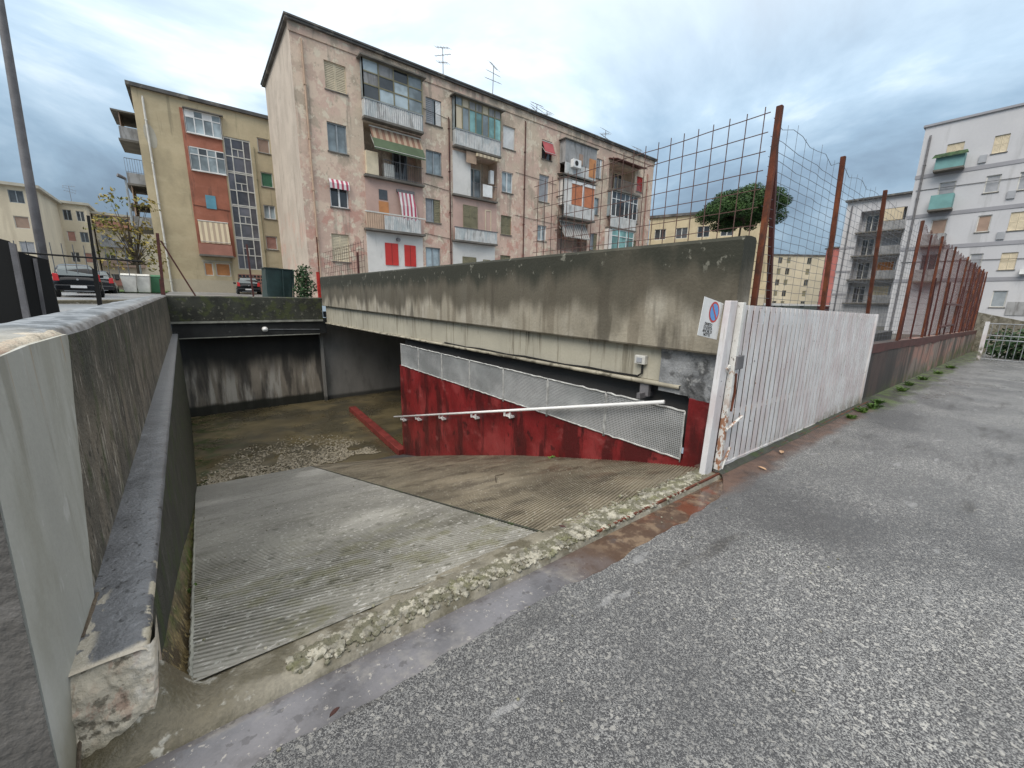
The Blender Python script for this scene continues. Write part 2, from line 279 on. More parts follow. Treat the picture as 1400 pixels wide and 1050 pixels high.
# facades
mt['pink'] = surf('peeling_pink_plaster', (.54, .39, .315), .85, .12, (.5, .5, .4), 9, .1, layers=[
    dict(c=(.53, .44, .335), s=(.35, .35, .35), lo=.42, hi=.6, a=.85, z=(8., 12.5), za=5., zs=.3),
    dict(c=(.64, .51, .4), s=(.9, .9, .8), lo=.53, hi=.57, d=9, a=.8), dict(c=(.36, .3, .23), s=(.5, .5, .45), lo=.55, hi=.61, d=9, a=.7),
    dict(c=(.64, .56, .44), s=(2.4, 2.4, 2.), lo=.57, hi=.6, d=7, a=.85), dict(c=(.47, .25, .2), s=(1.4, 1.4, 1.2), lo=.54, hi=.59, d=8, a=.7, z=(12.5, 7)), dict(c=(.4, .32, .25), s=(3.5, 3.5, 3), lo=.6, hi=.63, d=7, a=.7),
    dict(c=(.2, .175, .145), s=(1.6, 1.6, .16), lo=.57, hi=.68, a=.6), dict(c=(.19, .17, .14), s=(.9, .9, .4), lo=.45, hi=.6, z=(15.6, 17.2), a=.75)], bump=.35, bd=.03)
mt['gable'] = surf('weathered_gable_plaster', (.44, .375, .31), .85, .1, (.4, .4, .4), 9, .1, layers=[
    dict(c=(.36, .305, .25), s=(.8, .8, .35), lo=.5, hi=.62, d=8, a=.7), dict(c=(.5, .43, .36), s=(.9, .9, .8), lo=.55, hi=.63, d=8, a=.6),
    dict(c=(.46, .29, .23), s=(.7, .7, .7), lo=.5, hi=.62, z=(9, 5), a=.6), dict(c=(.2, .17, .14), s=(2.5, 2.5, .12), lo=.6, hi=.66, a=.6)], bump=.35, bd=.03)
mt['pinkinfill'] = surf('salmon_plaster', (.5, .345, .29), .85, .1, .7, 9, .07, layers=[dict(c=(.36, .27, .23), s=(1.3, 1.3, .4), lo=.55, hi=.66, a=.5)])
mt['whiteinfill'] = surf('white_plaster', (.62, .6, .57), .85, .08, .7, 9, .06, layers=[dict(c=(.42, .4, .37), s=(1.5, 1.5, .4), lo=.55, hi=.66, a=.5)])
mt['cornice'] = surf('dark_roof_edge', (.08, .078, .076), .8, .3, 1, 8, .2, layers=[dict(c=(.22, .2, .17), s=1.3, lo=.55, hi=.65, a=.6)])
mt['yellow'] = surf('ochre_facade', (.45, .375, .245), .85, .1, (.5, .5, .4), 9, .09, layers=[
    dict(c=(.33, .28, .185), s=(.6, .6, .3), lo=.5, hi=.66, a=.6), dict(c=(.51, .435, .29), s=(.7, .7, 1.5), lo=.5, hi=.65, a=.5), dict(c=(.17, .15, .1), s=(2, 2, .15), lo=.58, hi=.68, a=.5),
    dict(c=(.43, .39, .31), lo=-9, z=(3., 2.8), a=.7)])
mt['patch'] = surf('grey_repair', (.4, .375, .31), .85, .1, 1, 12, .1)
mt['brick'] = surf('brick_red_render', (.33, .125, .08), .85, .15, .8, 12, .1, layers=[dict(c=(.12, .06, .045), s=(3, 3, .3), lo=.55, hi=.66, a=.6), dict(c=(.4, .17, .12), s=1.2, lo=.5, hi=.66, a=.5)])
mt['terr'] = surf('terracotta_balcony', (.36, .17, .13), .8, .15, .8, 12, .1)
mt['greyfac'] = surf('pale_grey_facade', (.46, .46, .475), .85, .05, (.3, .3, .2), 8, .05, layers=[dict(c=(.33, .33, .335), s=(1.2, 1.2, .14), lo=.53, hi=.66, d=7, a=.6), dict(c=(.5, .495, .5), s=(.3, .3, .3), lo=.5, hi=.6, a=.5)])
mt['greyband'] = surf('grey_string_band', (.26, .26, .28), .8, .08, .5, 8, .06)
mt['beige'] = surf('beige_facade', (.55, .48, .36), .85, .08, (.3, .3, .2), 6, .06, layers=[dict(c=(.4, .34, .25), s=(.9, .9, .12), lo=.54, hi=.68, a=.5)])
mt['beige2'] = surf('faded_beige_facade', (.5, .44, .32), .85, .1, (.2, .2, .2), 5, .08, layers=[dict(c=(.38, .34, .28), s=(.6, .6, .12), lo=.54, hi=.68, a=.5)])
mt['redbld'] = surf('red_facade', (.36, .12, .1), .85, .12, .3, 5, .08)
# joinery
def glassm(name, col, rough=.08):
    M = Mat(name, rough, spec=.6)
    c = M.mix(M.step(M.noise(.8, 3, 4), .35, .65), tuple(x*.6 for x in col), tuple(x*1.3 for x in col))
    oi = M.n('ShaderNodeObjectInfo'); c = M.mix(1., c, M.math('MULTIPLY_ADD', oi.outputs['Random'], .8, .6), 'MULTIPLY')
    M.col(c); return M.m
mt['glass'] = glassm('dark_window_glass', (.05, .055, .06))
mt['glassb'] = glassm('curtained_glass', (.27, .32, .34), .15)
mt['glassg'] = glassm('stairwell_glass', (.085, .085, .1), .12)
mt['glasst'] = glassm('teal_glass', (.2, .38, .37), .15)
mt['creamsh'] = surf('cream_shutter_paint', (.58, .5, .36), .6, .1, 2, 20, .06)
mt['olivesh'] = surf('olive_shutter_paint', (.2, .18, .11), .6, .15, 2, 20, .06)
mt['greysh'] = surf('grey_blind', (.3, .31, .33), .6, .1, 2, 20, .05)
mt['bluefr'] = surf('blue_grey_frame', (.26, .29, .31), .6, .12, 2, 20, .06)
mt['redsh'] = surf('red_shutter_paint', (.5, .035, .028), .5, .1, 2, 20, .05)
mt['oranges'] = surf('orange_shutter', (.5, .18, .085), .55, .12, 2, 20, .05)
mt['orangew'] = surf('orange_wood', (.48, .21, .08), .55, .12, 2, 20, .05)
mt['greensh'] = surf('green_shutter', (.045, .15, .085), .55, .12, 2, 20, .05)
mt['bluebox'] = surf('blue_paint', (.11, .29, .38), .6, .12, 2, 20, .05)
mt['rosesh'] = surf('rose_shutter', (.36, .19, .15), .6, .1, 2, 20, .05)
mt['tealp'] = surf('turquoise_panel', (.13, .27, .265), .6, .1, 2, 20, .05)
mt['brownsh'] = surf('brown_shutter', (.3, .21, .16), .6, .1, 2, 20, .05)
mt['panel'] = surf('corrugated_balcony_panel', (.5, .5, .49), .55, .12, 2, 14, .1, layers=[
    dict(c=(.2, .19, .18), s=(5, 5, .8), lo=.54, hi=.64, a=.7), dict(c=(.3, .36, .38), s=(2.5, 2.5, .6), lo=.5, hi=.6, a=.5)], bump=.1)
mt['zinc'] = surf('weathered_sheeting', (.27, .27, .27), .7, .15, 1.5, 14, .1, layers=[dict(c=(.14, .135, .13), s=(3, 3, .6), lo=.5, hi=.62, a=.7)])
mt['slab'] = surf('balcony_slab', (.13, .12, .105), .85, .25, 1.5, 14, .15)
def stripes(name, c1, c2, f, axis='x', r=.8, duty=0.):
    M = Mat(name, r); v = M.xyz()['xyz'.index(axis)]
    s_ = M.step(M.math('SINE', M.math('MULTIPLY', v, f)), duty-.08, duty+.08)
    c = M.mix(s_, c1, c2); c = M.mix(M.math('MULTIPLY', M.step(M.noise((2, 2, .6), 4, 2), .5, .7), .4), c, tuple(x*.5 for x in c1)); M.col(c); return M.m
mt['awnpink'] = stripes('pink_white_stripes', (.62, .6, .6), (.36, .06, .1), 22.)
mt['awnbrown'] = stripes('brown_stripes', (.22, .12, .08), (.36, .27, .19), 15.)
mt['awngreen'] = plain('faded_green_canvas', (.075, .105, .06), .85)
mt['awncream'] = stripes('cream_stripes', (.55, .47, .33), (.34, .27, .2), 17.)
mt['awngrey'] = stripes('grey_stripes', (.38, .36, .34), (.17, .16, .15), 20.)
mt['awnred'] = plain('faded_red_canvas', (.33, .075, .08), .85)
mt['cloth'] = plain('faded_cloth', (.42, .3, .22), .9)
# cars etc
mt['carblack'] = plain('black_car_paint', (.006, .006, .007), .12)
mt['cargrey'] = plain('dark_grey_car_paint', (.02, .02, .022), .15)
mt['carglass'] = Mat('car_glass', .05, spec=.8); mt['carglass'].col((.1, .125, .13)); mt['carglass'] = mt['carglass'].m
mt['tyre'] = plain('tyre_rubber', (.012, .012, .012), .85)
mt['tail'] = plain('red_tail_lamp', (.42, .02, .02), .2)
mt['plate'] = plain('number_plate', (.6, .6, .6), .5)
mt['dumpster'] = surf('dark_green_sheet', (.016, .034, .032), .5, .25, 2, 20, .15, layers=[dict(c=(.04, .06, .055), s=(4, 4, .8), lo=.56, hi=.64, a=.6)])
mt['bingreen'] = plain('green_bin', (.05, .16, .08), .5)
mt['bark'] = surf('bark', (.09, .07, .05), .95, .3, 4, 30, .3, bump=.8, bd=.02)
def leafm(name, c1, c2):
    M = Mat(name, .7, spec=.3)
    r = M.n('ShaderNodeSeparateColor'); M.l(M.vor(5., 'Color'), r.inputs[0])
    c = M.mix(M.step(M.noise(1.1, 3, 2), .35, .65), c1, c2); c = M.mix(1., c, M.math('MULTIPLY_ADD', r.outputs[0], .9, .55), 'MULTIPLY'); M.col(c); return M.m
mt['pine'] = leafm('pine_needles', (.018, .046, .013), (.05, .1, .024))
mt['leafy'] = leafm('autumn_leaves', (.13, .14, .03), (.26, .19, .045))
mt['bushl'] = leafm('bush_leaves', (.02, .045, .018), (.04, .08, .03))
mt['weed'] = leafm('weed_leaves', (.05, .11, .018), (.1, .17, .035))
mt['hill'] = surf('wooded_hill', (.05, .075, .05), .95, .3, .02, .4, .3)
mt['deadleaf'] = plain('dead_leaf', (.05, .018, .014), .7)
mt['paleleaf'] = plain('pale_leaf', (.4, .26, .16), .7)
mt['sgnblue'] = plain('sign_blue', (.1, .3, .62), .4)
mt['sgnred'] = plain('sign_red', (.5, .06, .05), .4)
mt['ink'] = plain('black_ink', (.015, .015, .015), .6)

# ------------------------------------------------------------------ mesh helpers
class MB:
    def __init__(s): s.v = []; s.f = []; s.k = []
    def quad(s, pts, k=0):
        i = len(s.v); s.v += [tuple(p) for p in pts]; s.f.append(tuple(range(i, i+len(pts)))); s.k.append(k)
    def box(s, x0, x1, y0, y1, z0, z1, k=0):
        i = len(s.v)
        s.v += [(x0, y0, z0), (x1, y0, z0), (x1, y1, z0), (x0, y1, z0), (x0, y0, z1), (x1, y0, z1), (x1, y1, z1), (x0, y1, z1)]
        for f in ((0, 3, 2, 1), (4, 5, 6, 7), (0, 1, 5, 4), (1, 2, 6, 5), (2, 3, 7, 6), (3, 0, 4, 7)): s.f.append(tuple(i+q for q in f)); s.k.append(k)
    def hexa(s, p, k=0):   # 8 points: bottom ring then top ring
        i = len(s.v); s.v += [tuple(q) for q in p]
        for f in ((0, 3, 2, 1), (4, 5, 6, 7), (0, 1, 5, 4), (1, 2, 6, 5), (2, 3, 7, 6), (3, 0, 4, 7)): s.f.append(tuple(i+q for q in f)); s.k.append(k)
    def tube(s, pts, r, n=6, k=0, cap=True):
        pts = [Vector(p) for p in pts]; rs = r if hasattr(r, '__len__') else [r]*len(pts); base = len(s.v)
        for j, p in enumerate(pts):
            d = (pts[min(j+1, len(pts)-1)]-pts[max(j-1, 0)]).normalized()
            a = d.cross(Vector((0, 0, 1)) if abs(d.z) < .9 else Vector((1, 0, 0))).normalized(); b = d.cross(a)
            for q in range(n):
                t = 2*math.pi*(q+.5)/n; s.v.append(tuple(p+(a*math.cos(t)+b*math.sin(t))*rs[j]))
        for j in range(len(pts)-1):
            for q in range(n):
                s.f.append((base+j*n+q, base+j*n+(q+1) % n, base+(j+1)*n+(q+1) % n, base+(j+1)*n+q)); s.k.append(k)
        if cap:
            s.f.append(tuple(base+q for q in range(n))[::-1]); s.k.append(k)
            s.f.append(tuple(base+(len(pts)-1)*n+q for q in range(n))); s.k.append(k)
    def grid(s, P, k=0):   # rows of points
        base = len(s.v); nr, nc = len(P), len(P[0])
        for row in P: s.v += [tuple(p) for p in row]
        for i in range(nr-1):
            for j in range(nc-1):
                s.f.append((base+i*nc+j, base+i*nc+j+1, base+(i+1)*nc+j+1, base+(i+1)*nc+j)); s.k.append(k)
    def prism(s, poly, axis, a0, a1, k=0):  # polygon in the two other axes, extruded
        def P(u, v, t): return {'x': (t, u, v), 'y': (u, t, v), 'z': (u, v, t)}[axis]
        i = len(s.v); n = len(poly)
        s.v += [P(u, v, a0) for u, v in poly]+[P(u, v, a1) for u, v in poly]
        s.f.append(tuple(range(i, i+n))[::-1]); s.k.append(k); s.f.append(tuple(range(i+n, i+2*n))); s.k.append(k)
        for q in range(n): s.f.append((i+q, i+(q+1) % n, i+n+(q+1) % n, i+n+q)); s.k.append(k)
    def mesh(s, name, mats, org=(0, 0, 0), smooth=False):
        me = bpy.data.meshes.new(name)
        me.from_pydata([(x-org[0], y-org[1], z-org[2]) for x, y, z in s.v], [], s.f)
        if not isinstance(mats, (list, tuple)): mats = [mats]
        for m in mats: me.materials.append(m)
        if len(mats) > 1: me.polygons.foreach_set('material_index', s.k)
        bm = bmesh.new(); bm.from_mesh(me); bmesh.ops.recalc_face_normals(bm, faces=bm.faces); bm.to_mesh(me); bm.free()
        if smooth: me.polygons.foreach_set('use_smooth', [True]*len(me.polygons))
        me.update(); return me
    def obj(s, name, mats, parent=None, org=(0, 0, 0), smooth=False):
        return link(name, s.mesh(name, mats, org, smooth), parent, org if parent is None else (0, 0, 0))
def link(name, me, parent=None, loc=(0, 0, 0), rotz=0):
    o = bpy.data.objects.new(name, me); sc.collection.objects.link(o); o.location = loc; o.rotation_euler = (0, 0, rotz)
    if parent is not None: o.parent = parent
    return o
def thing(name, label, cat, loc=(0, 0, 0), rotz=0, group=None):
    o = link(name, None, None, loc, rotz); o.empty_display_size = .2; o['label'] = label; o['category'] = cat
    if group: o['group'] = group
    return o
def tag(o, label, cat, group=None):
    o['label'] = label; o['category'] = cat
    if group: o['group'] = group
    return o
def struct(o): o['kind'] = 'structure'; return o
def stuff(o): o['kind'] = 'stuff'; return o
def copy_tree(o, parent=None):
    c = o.copy(); sc.collection.objects.link(c)
    if parent is not None: c.parent = parent
    for ch in list(o.children): copy_tree(ch, c)
    return c
def part(mb, name, mat, root, smooth=False):     # world-space MB under an unrotated root
    return mb.obj(name, mat, root, tuple(root.location), smooth)
def bevel(o, wd=.01, seg=2):
    b = o.modifiers.new('bevel', 'BEVEL'); b.width = wd; b.segments = seg; b.limit_method = 'ANGLE'; return o
def lerp(a, b, t): return a+(b-a)*t
def L3(p, q, t): return tuple(lerp(a, b, t) for a, b in zip(p, q))
def nz(x, y, z=0): return mnoise.noise(Vector((x, y, z)))
K = -.027
def gz(a): return K*max(min(a, 40), -2)

# ------------------------------------------------------------------ ground
m = MB()
xs = [-60, -8, -2]+[x*1. for x in range(-1, 41)]
m.grid([[(x, y, gz(x)) for x in xs] for y in (-70, -20, -8, -3, 0, 1, 1.36)])
def edge(a): return 1.44+.05*nz(a*1.3, 2)+.03*nz(a*6, 5)
xs2 = [-60, -8, -2, -1, -.62, -.45]+[-.3+.06*i for i in range(75)]
m.grid([[(x, 1.36, gz(x)) for x in xs2], [(x, edge(x)+.28*max(0, min(1, (x-3.5)/.65))**1.5 if x > -.3 else 1.55, gz(x)) for x in xs2]])
xs3 = [4.14]+[4.4+.5*i for i in range(72)]
m.grid([[(x, 1.36, gz(x)) for x in xs3], [(x, 2.0, gz(x)) for x in xs3]])
struct(m.obj('driveway', mt['asphalt']))
# wet concrete strip in front of the ramp (a step below the asphalt)
m = MB(); rows = []
n = 90
for j, t in enumerate((0, .35, .7, 1)):
    rows.append([(a := lerp(-.8, 4.6, i/n), lerp(1.34, 1.72, t), gz(a)-.012-.012*math.sin(t*3.1)-(.03 if t == 1 else 0)) for i in range(n+1)])
m.grid(rows); struct(m.obj('drain_strip', mt['strip'], smooth=True))
# far ground
m = MB()
m.grid([[(38, y, -1.06), (600, y, -1.06)] for y in (-400, 19.9)]); m.grid([[(-600, y, .05), (-60, y, .05)] for y in (-400, 1.8)])
m.grid([[(-60, y, .04), (38, y, -1.05)] for y in (-400, -70)])
struct(m.obj('ground', mt['earth']))
# yard behind the ramp
def yz(b): return 1.45 if b < 28 else 1.45+.42*min(1, (b-28)/14)
m = MB()
ys = [19.96, 24, 28, 31, 34, 37, 40, 42, 60, 120, 300, 700]
m.grid([[(x, y, yz(y)) for x in (-400, -60, -20, -8, -4, 0, 4, 8, 20, 60, 150, 500)] for y in ys])
m.grid([[(x, y, zz) for x in (-400, -60, -20, -8, -1.0)] for y, zz in ((1.9, 1.15), (6, 1.15), (12, 1.2), (16, 1.4), (19.96, 1.45))])
struct(m.obj('yard', mt['yard']))
m = MB(); m.grid([[(x, y, yz(y)+.06+.05*nz(x, y)) for x in [-9+.5*i for i in range(16)]] for y in [36+.7*i for i in range(12)]])
stuff(m.obj('grass_verge', mt['grass']))

# ------------------------------------------------------------------ ramp
NL, NR, FR, FL = (-.21, 1.97, -.005), (1.87, 1.95, -.06), (2.13, 12.2, -3.2), (-.53, 12.5, -3.2)
def left_pt(s, t):
    p = L3(NL, FL, t); q = L3(NR, FR, t); return L3(p, q, s)
RP = [(2.0, -.25), (3.2, -.57), (4.4, -.92), (5.7, -1.31), (8.4, -2.2), (11.3, -3.2)]   # foot of the red wall
def foot(t):
    u = t*(len(RP)-1); i = min(int(u), len(RP)-2); f = u-i
    return (4.6, lerp(RP[i][0], RP[i+1][0], f), lerp(RP[i][1], RP[i+1][1], f))
def rz_at(y):
    for (y0, z0), (y1, z1) in zip(RP, RP[1:]):
        if y <= y1: return lerp(z0, z1, (y-y0)/(y1-y0))
    return RP[-1][1]
def right_pt(s, t):
    p = L3(NR, FR, t); yq = lerp(2.0, 11.3, t); return L3(p, (4.6, yq, rz_at(yq)), s)
def grooved(fn, slant, N, ns, depth, fade=None):
    rows = []
    ts = []
    for i in range(N):
        for q, dz in ((0., 0.), (.42, 0.), (.5, -1), (.92, -1)): ts.append(((i+q)/N, dz))
    lo = -abs(slant)
    k0 = int((1+2*abs(slant))*N)
    for i in range(-int(abs(slant)*N)-1, N+int(abs(slant)*N)+1):
        for q, dz in ((0., 0.), (.5, 0.), (.6, -1), (.92, -1)):
            row = []
            for j in range(ns+1):
                s_ = j/ns; t = (i+q)/N+slant*s_
                d = dz*depth*(1 if 0 < t < 1 else 0)
                tt = min(1, max(0, t)); p = fn(s_, tt)
                wob = .004*nz(p[0]*2, p[1]*2, 3)
                wear = max(.25, min(1, .75+.9*nz(p[0]*.9, p[1]*.9, 7)))
                row.append((p[0], p[1], p[2]+d*wear+wob))
            rows.append(row)
    mm = MB(); mm.grid(rows)
    # drop collapsed faces
    f2 = []
    for f in mm.f:
        ys_ = [mm.v[i][1] for i in f]; xs_ = [mm.v[i] for i in f]
        ar = (Vector(xs_[2])-Vector(xs_[0])).cross(Vector(xs_[3])-Vector(xs_[1])).length
        if ar > 1e-7: f2.append(f)
    mm.f = f2; mm.k = [0]*len(f2); return mm
struct(grooved(left_pt, -.085, 215, 26, .014).obj('ramp_panel', mt['groove']))
struct(grooved(right_pt, .085, 230, 30, .014).obj('ramp_panel', mt['groove2']))
# ragged mortar edge on the left of the ramp
m = MB(); m.tube([(lambda p_: (p_[0]+.004+.008*nz(k*1.7, 2), p_[1], p_[2]-.002+.006*nz(k*2.3, 5)))(left_pt(0, .002+.5*(k/120)**1.4)) for k in range(121)], [.010+.006*nz(k*1.1, 8) for k in range(121)], 5)
struct(m.obj('ramp_edge', mt['lipline']))
# joint between the two panels
m = MB(); m.tube([(NR[0], NR[1]+.02, NR[2]-.004), L3(NR, FR, .5), L3(NR, FR, 1)], .012, 4); struct(m.obj('ramp_joint', mt['mossface']))
# bed under the ramp
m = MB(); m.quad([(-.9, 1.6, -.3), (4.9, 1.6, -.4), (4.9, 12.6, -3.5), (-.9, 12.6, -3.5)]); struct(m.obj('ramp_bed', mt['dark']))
# gutter along the left of the ramp
m = MB(); rows = []
for i in range(60):
    t = lerp(.011, 1, (i/59)**1.3); p = L3((-.2, 1.9, -.02), FL, t); l = lerp(-.32, -.7, t)
    bb = p[1]; hL = lerp(.27, .42, (bb-1.9)/2.6) if bb < 4.5 else .42*max(0, 1-(bb-4.5)/5)
    rows.append([(l-.04, p[1], p[2]+.0+hL*1.1), (lerp(l, p[0], .3), p[1], p[2]-.04+hL*.6+.01*nz(i*.7, 2)), (lerp(l, p[0], .75), p[1], p[2]-.045+hL*.12+.01*nz(i*.8, 4)), (p[0]+.03, p[1], p[2]-.012+.006*nz(i*2, 9))])
m.grid(rows); struct(m.obj('gutter', mt['gutter'], smooth=True))
# concrete lip at the head of the ramp
m = MB(); rows = []
for i in range(121):
    a = lerp(-.56, 4.3, i/120); g = gz(a)
    yb = 2.02 if a < 2 else lerp(2.02, 2.1, (a-2)/2.5)
    zb = -.02-.03*max(0, a)/2 if a < 1.9 else lerp(-.06, -.3, (a-1.9)/2.6)
    wob = .012*nz(a*5, 1); ris = max(0, min(1, (-.17-a)/.15)); ris = ris*ris*(3-2*ris)*max(0, min(1, (a+.5)/.16)); zb += .2*ris
    rows.append([(a, 1.70, g-.05), (a, 1.725, g-.008+wob*.4), (a, 1.80+wob, g-.002+.045*ris+.01*nz(a*7, 3)), (a, 1.86+wob, lerp(g, zb, .2)+.085*ris+.01*nz(a*9, 4)), (a, lerp(1.86, yb, .5)+wob, lerp(g, zb, .6)+.05*ris+.012*nz(a*8, 6)), (a, yb+wob, zb-.02)])
m.grid(rows); struct(m.obj('ramp_lip', mt['lip'], smooth=True))
# crumbled concrete along the lip
def rock(mb, c, r, sq=.6):
    ph = rnd.random()*6; i = len(mb.v)
    ic = bmesh.new(); bmesh.ops.create_icosphere(ic, subdivisions=1, radius=1)
    for v in ic.verts:
        k = r*(1+.38*nz(v.co.x*1.5+c[0]*31, v.co.y*1.5+c[1]*31, v.co.z*1.5+ph)); x, y = v.co.x*k, v.co.y*k
        mb.v.append((c[0]+x*math.cos(ph)-y*math.sin(ph), c[1]+x*math.sin(ph)+y*math.cos(ph), c[2]+v.co.z*k*sq))
    for f in ic.faces: mb.f.append(tuple(i+v.index for v in f.verts)); mb.k.append(0)
    ic.free()
m = MB()
for i in range(6500):
    a = rnd.uniform(.15, 4.15)
    if rnd.random() > .3+.7*min(1, a/1.3): continue
    wdt = .045+.17*math.sin(math.pi*min(1, max(0, (a-.1)/4.1))**.8)
    yc = 1.80+.035*math.sin(a*1.7)+.06*min(1, a/1.5); y = yc+rnd.gauss(0, wdt*.45)
    if y < 1.725: continue
    r = rnd.choice([.006, .008, .01, .012, .015, .019, .024]); zz = gz(a)-max(0, y-1.85)*.3
    rock(m, (a, y, zz-r*.05), r, .75)
stuff(m.obj('concrete_rubble', mt['stone']))
m = MB()
for i in range(160):
    s_, t = rnd.random(), rnd.random()**2*.8; p = (left_pt if rnd.random() < .6 else right_pt)(s_, t); rock(m, (p[0], p[1], p[2]+.002), rnd.uniform(.004, .012))
for i in range(70):
    a = rnd.uniform(-.3, 9); y = rnd.uniform(.3, 1.7); rock(m, (a, y, gz(a)+.002), rnd.uniform(.003, .009))
stuff(m.obj('loose_grit', mt['stone']))
# floor of the pit and of the garage
m = MB(); m.grid([[(x, y, -3.205+.015*nz(x, y)) for x in [-1+.5*i for i in range(12)]+[6, 9, 14, 20]] for y in [11+.5*i for i in range(20)]+[20.6, 22]])
struct(m.obj('pit_floor', mt['floor']))
m = MB()
for i in range(5200):
    u = rnd.random(); v = min(1, abs(rnd.gauss(0, .42)))
    x = lerp(-.3, 4.0, u)+rnd.gauss(0, .1); y = 12.1+2.7*v*(.35+.9*math.sin(math.pi*min(1, u*.9+.05)))+.5*nz(x*1.3, 2)
    if y < 12.02 or x > 4.2 or nz(x*1.2, y*1.2, 5) < -.35: continue
    rock(m, (x, y, -3.19), rnd.choice([.012, .016, .02, .026, .033]))
stuff(m.obj('gravel_deposit', mt['gravel']))

# ------------------------------------------------------------------ left retaining wall and ledge
def wl(b): return lerp(-.52, -.80, max(0, (b-2.))/17.6)
def wt(b): return lerp(1.47, 1.63, max(0, (b-2.))/17.6)
W = thing('retaining_wall', 'dark mossy concrete retaining wall along the left side of the ramp with rounded wet top', 'wall', (-.7, 1.75, 0))
m = MB(); c = MB(); pr = []
for i in range(46):
    b = lerp(1.79, 19.6, (i/45)**1.4); x = wl(b); z = wt(b)+.012*nz(b*1.5, 3); r = .05
    jig = .006*nz(b*3, 1)
    pr.append((b, x+jig, z))
m.grid([[(x, b, -3.4), (x, b, .2), (x, b, z-.12), (x-.004, b, z-.05)] for b, x, z in pr])
c.grid([[(x-.004, b, z-.05), (x-.018, b, z-.018), (x-.05, b, z-.002), (x-.2, b, z+.006), (x-.33, b, z-.004), (x-.365, b, z-.03), (x-.37, b, z-.3)] for b, x, z in pr])
part(m, 'wall_face', mt['wall_l'], W, True); part(c, 'wall_cap', mt['cap'], W, True)
m = MB(); m.grid([[(x, 1.63+.105*z+.012*nz(x*9, z*9), z) for x in [-9, -4, -2, -1.4, -1, -.8, -.7, -.6, -.55, -.514+0]] for z in (-.1, .3, .7, 1.1, 1.44)])
m.box(-9, -.9, 1.76, 2.0, 0, 1.3)
part(m, 'end_face', mt['endface'], W)
m = MB(); ragged = [(1.635+.105*lerp(1.44, -.02, k/24)+.008*nz(k*1.9, 3)+.008, lerp(1.44, -.02, k/24)) for k in range(25)]
bord = [(lerp(2.39, 2.9, k/20)+.012*nz(k*1.3, 6), .29+1.13*(k/20)**.95) for k in range(21)]
m.prism([(1.98, .02), *bord, (2.90, 1.452), (2.3, 1.455), *ragged], 'x', -.6, -.514)
o = part(m, 'plaster_face', mt['plaster'], W); o['label'] = 'pale grey newly plastered end of the wall'
m = MB(); m.grid([[(x-.01, b, z-.05), (x-.015, b, z-.01), (x-.05, b, z+.012+.008*nz(b*7, 1)), (x-.2, b, z+.018+.008*nz(b*6, 4)), (x-.37, b, z+.01), (x-.38, b, z-.1)] for b, x, z in [(1.74+.115*i, -.508, 1.46+.004*nz(i, 7)) for i in range(11)]])
part(m, 'mortar_cap', mt['cream'], W, True)
LG = thing('ledge', 'low wet dark concrete ledge running along the foot of the left retaining wall', 'ledge', (-.4, 1.95, 0))
def lr(b): return lerp(-.30, -.64, max(0, b-2.)/17.6)
m = MB(); c = MB(); tp = []
for i in range(60):
    b = lerp(1.90, 19.6, (i/59)**1.5); x = lr(b)+.004*nz(b*6, 2); z = .3-.012*(b-2)*.4+.004*nz(b*4, 8); tp.append((b, x, z))
m.grid([[(wl(b)-.02, b, z), (lerp(wl(b), x, .5), b, z+.003), (x-.02, b, z-.001), (x-.006, b, z-.008), (x, b, z-.025)] for b, x, z in tp])
c.grid([[(x, b, z-.025), (x+.003, b, z-.3), (x-.003, b, lerp(-.1, -3.3, max(0, min(1, (b-1.9)/10.5))))] for b, x, z in tp])
part(m, 'ledge_top', mt['ledge'], LG, True); part(c, 'ledge_face', mt['mossface'], LG, True)
m = MB(); rows = []
for i in range(40):
    u = i/39; row = []
    for j in range(36):
        v = j/35; x = lerp(-.56, lr(2)+.006-.014*u, v)
        d = .022*nz(x*9, u*3, 4)+.014*abs(nz(x*20, u*7, 2))+.007*nz(x*50, u*18, 5)
        row.append((x, lerp(1.935, 1.80, u**.8)-.012*math.sin(3.14*u)+d*min(1, u*5)-.02*v*(1-u), lerp(.2995, -.03, u)+.010*nz(x*14, u*5, 8)*(1-u)*min(1, u*6)))
    row.append((row[-1][0]+.012, row[-1][1]+.03, row[-1][2]+.001)); row.append((row[-1][0]-.005, 2.1, row[-1][2])); rows.append(row)
m.grid(rows); o = part(m, 'broken_mortar', mt['cream'], LG, True); o['label'] = 'cream broken mortar at the near end of the ledge'
m = MB(); m.tube([(-.508, lerp(2.42, 1.74, k/20)+.006*nz(k*2, 1), lerp(.30, .0, max(0, (k-9)/11)) ) for k in range(21)], [.007+.004*nz(k*1.3, 4) for k in range(21)], 5); part(m, 'dirt_line', mt['bark'], W)

# ------------------------------------------------------------------ back of the pit
B = thing('lintel_beam', 'black mossy concrete beam crossing the far end of the ramp pit', 'beam', (2, 19.6, 0))
m = MB(); m.prism([(19.6, .66), (19.6, 1.58), (19.66, 1.62), (19.96, 1.62), (19.96, .66)], 'x', -.82, 4.48); part(m, 'beam_face', mt['lintel'], B)
m = MB(); m.box(-.82, 4.46, 19.53, 19.95, .58, .655); part(m, 'drip_edge', mt['lipline'], B)
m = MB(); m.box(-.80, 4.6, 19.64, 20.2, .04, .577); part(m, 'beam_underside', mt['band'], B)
m = MB(); m.box(-.76, 4.3, 19.62, 19.70, -.0, .036); part(m, 'edge_strip', mt['lipline'], B)
lp = thing('wall_lamp', 'round white bulkhead lamp on the black beam over the pit', 'lamp', (2.18, 19.62, .29))
m = MB(); m.tube([(2.18, 19.64, .29), (2.18, 19.56, .29)], .11, 14); part(m, 'lamp_base', mt['offwhite'], lp)
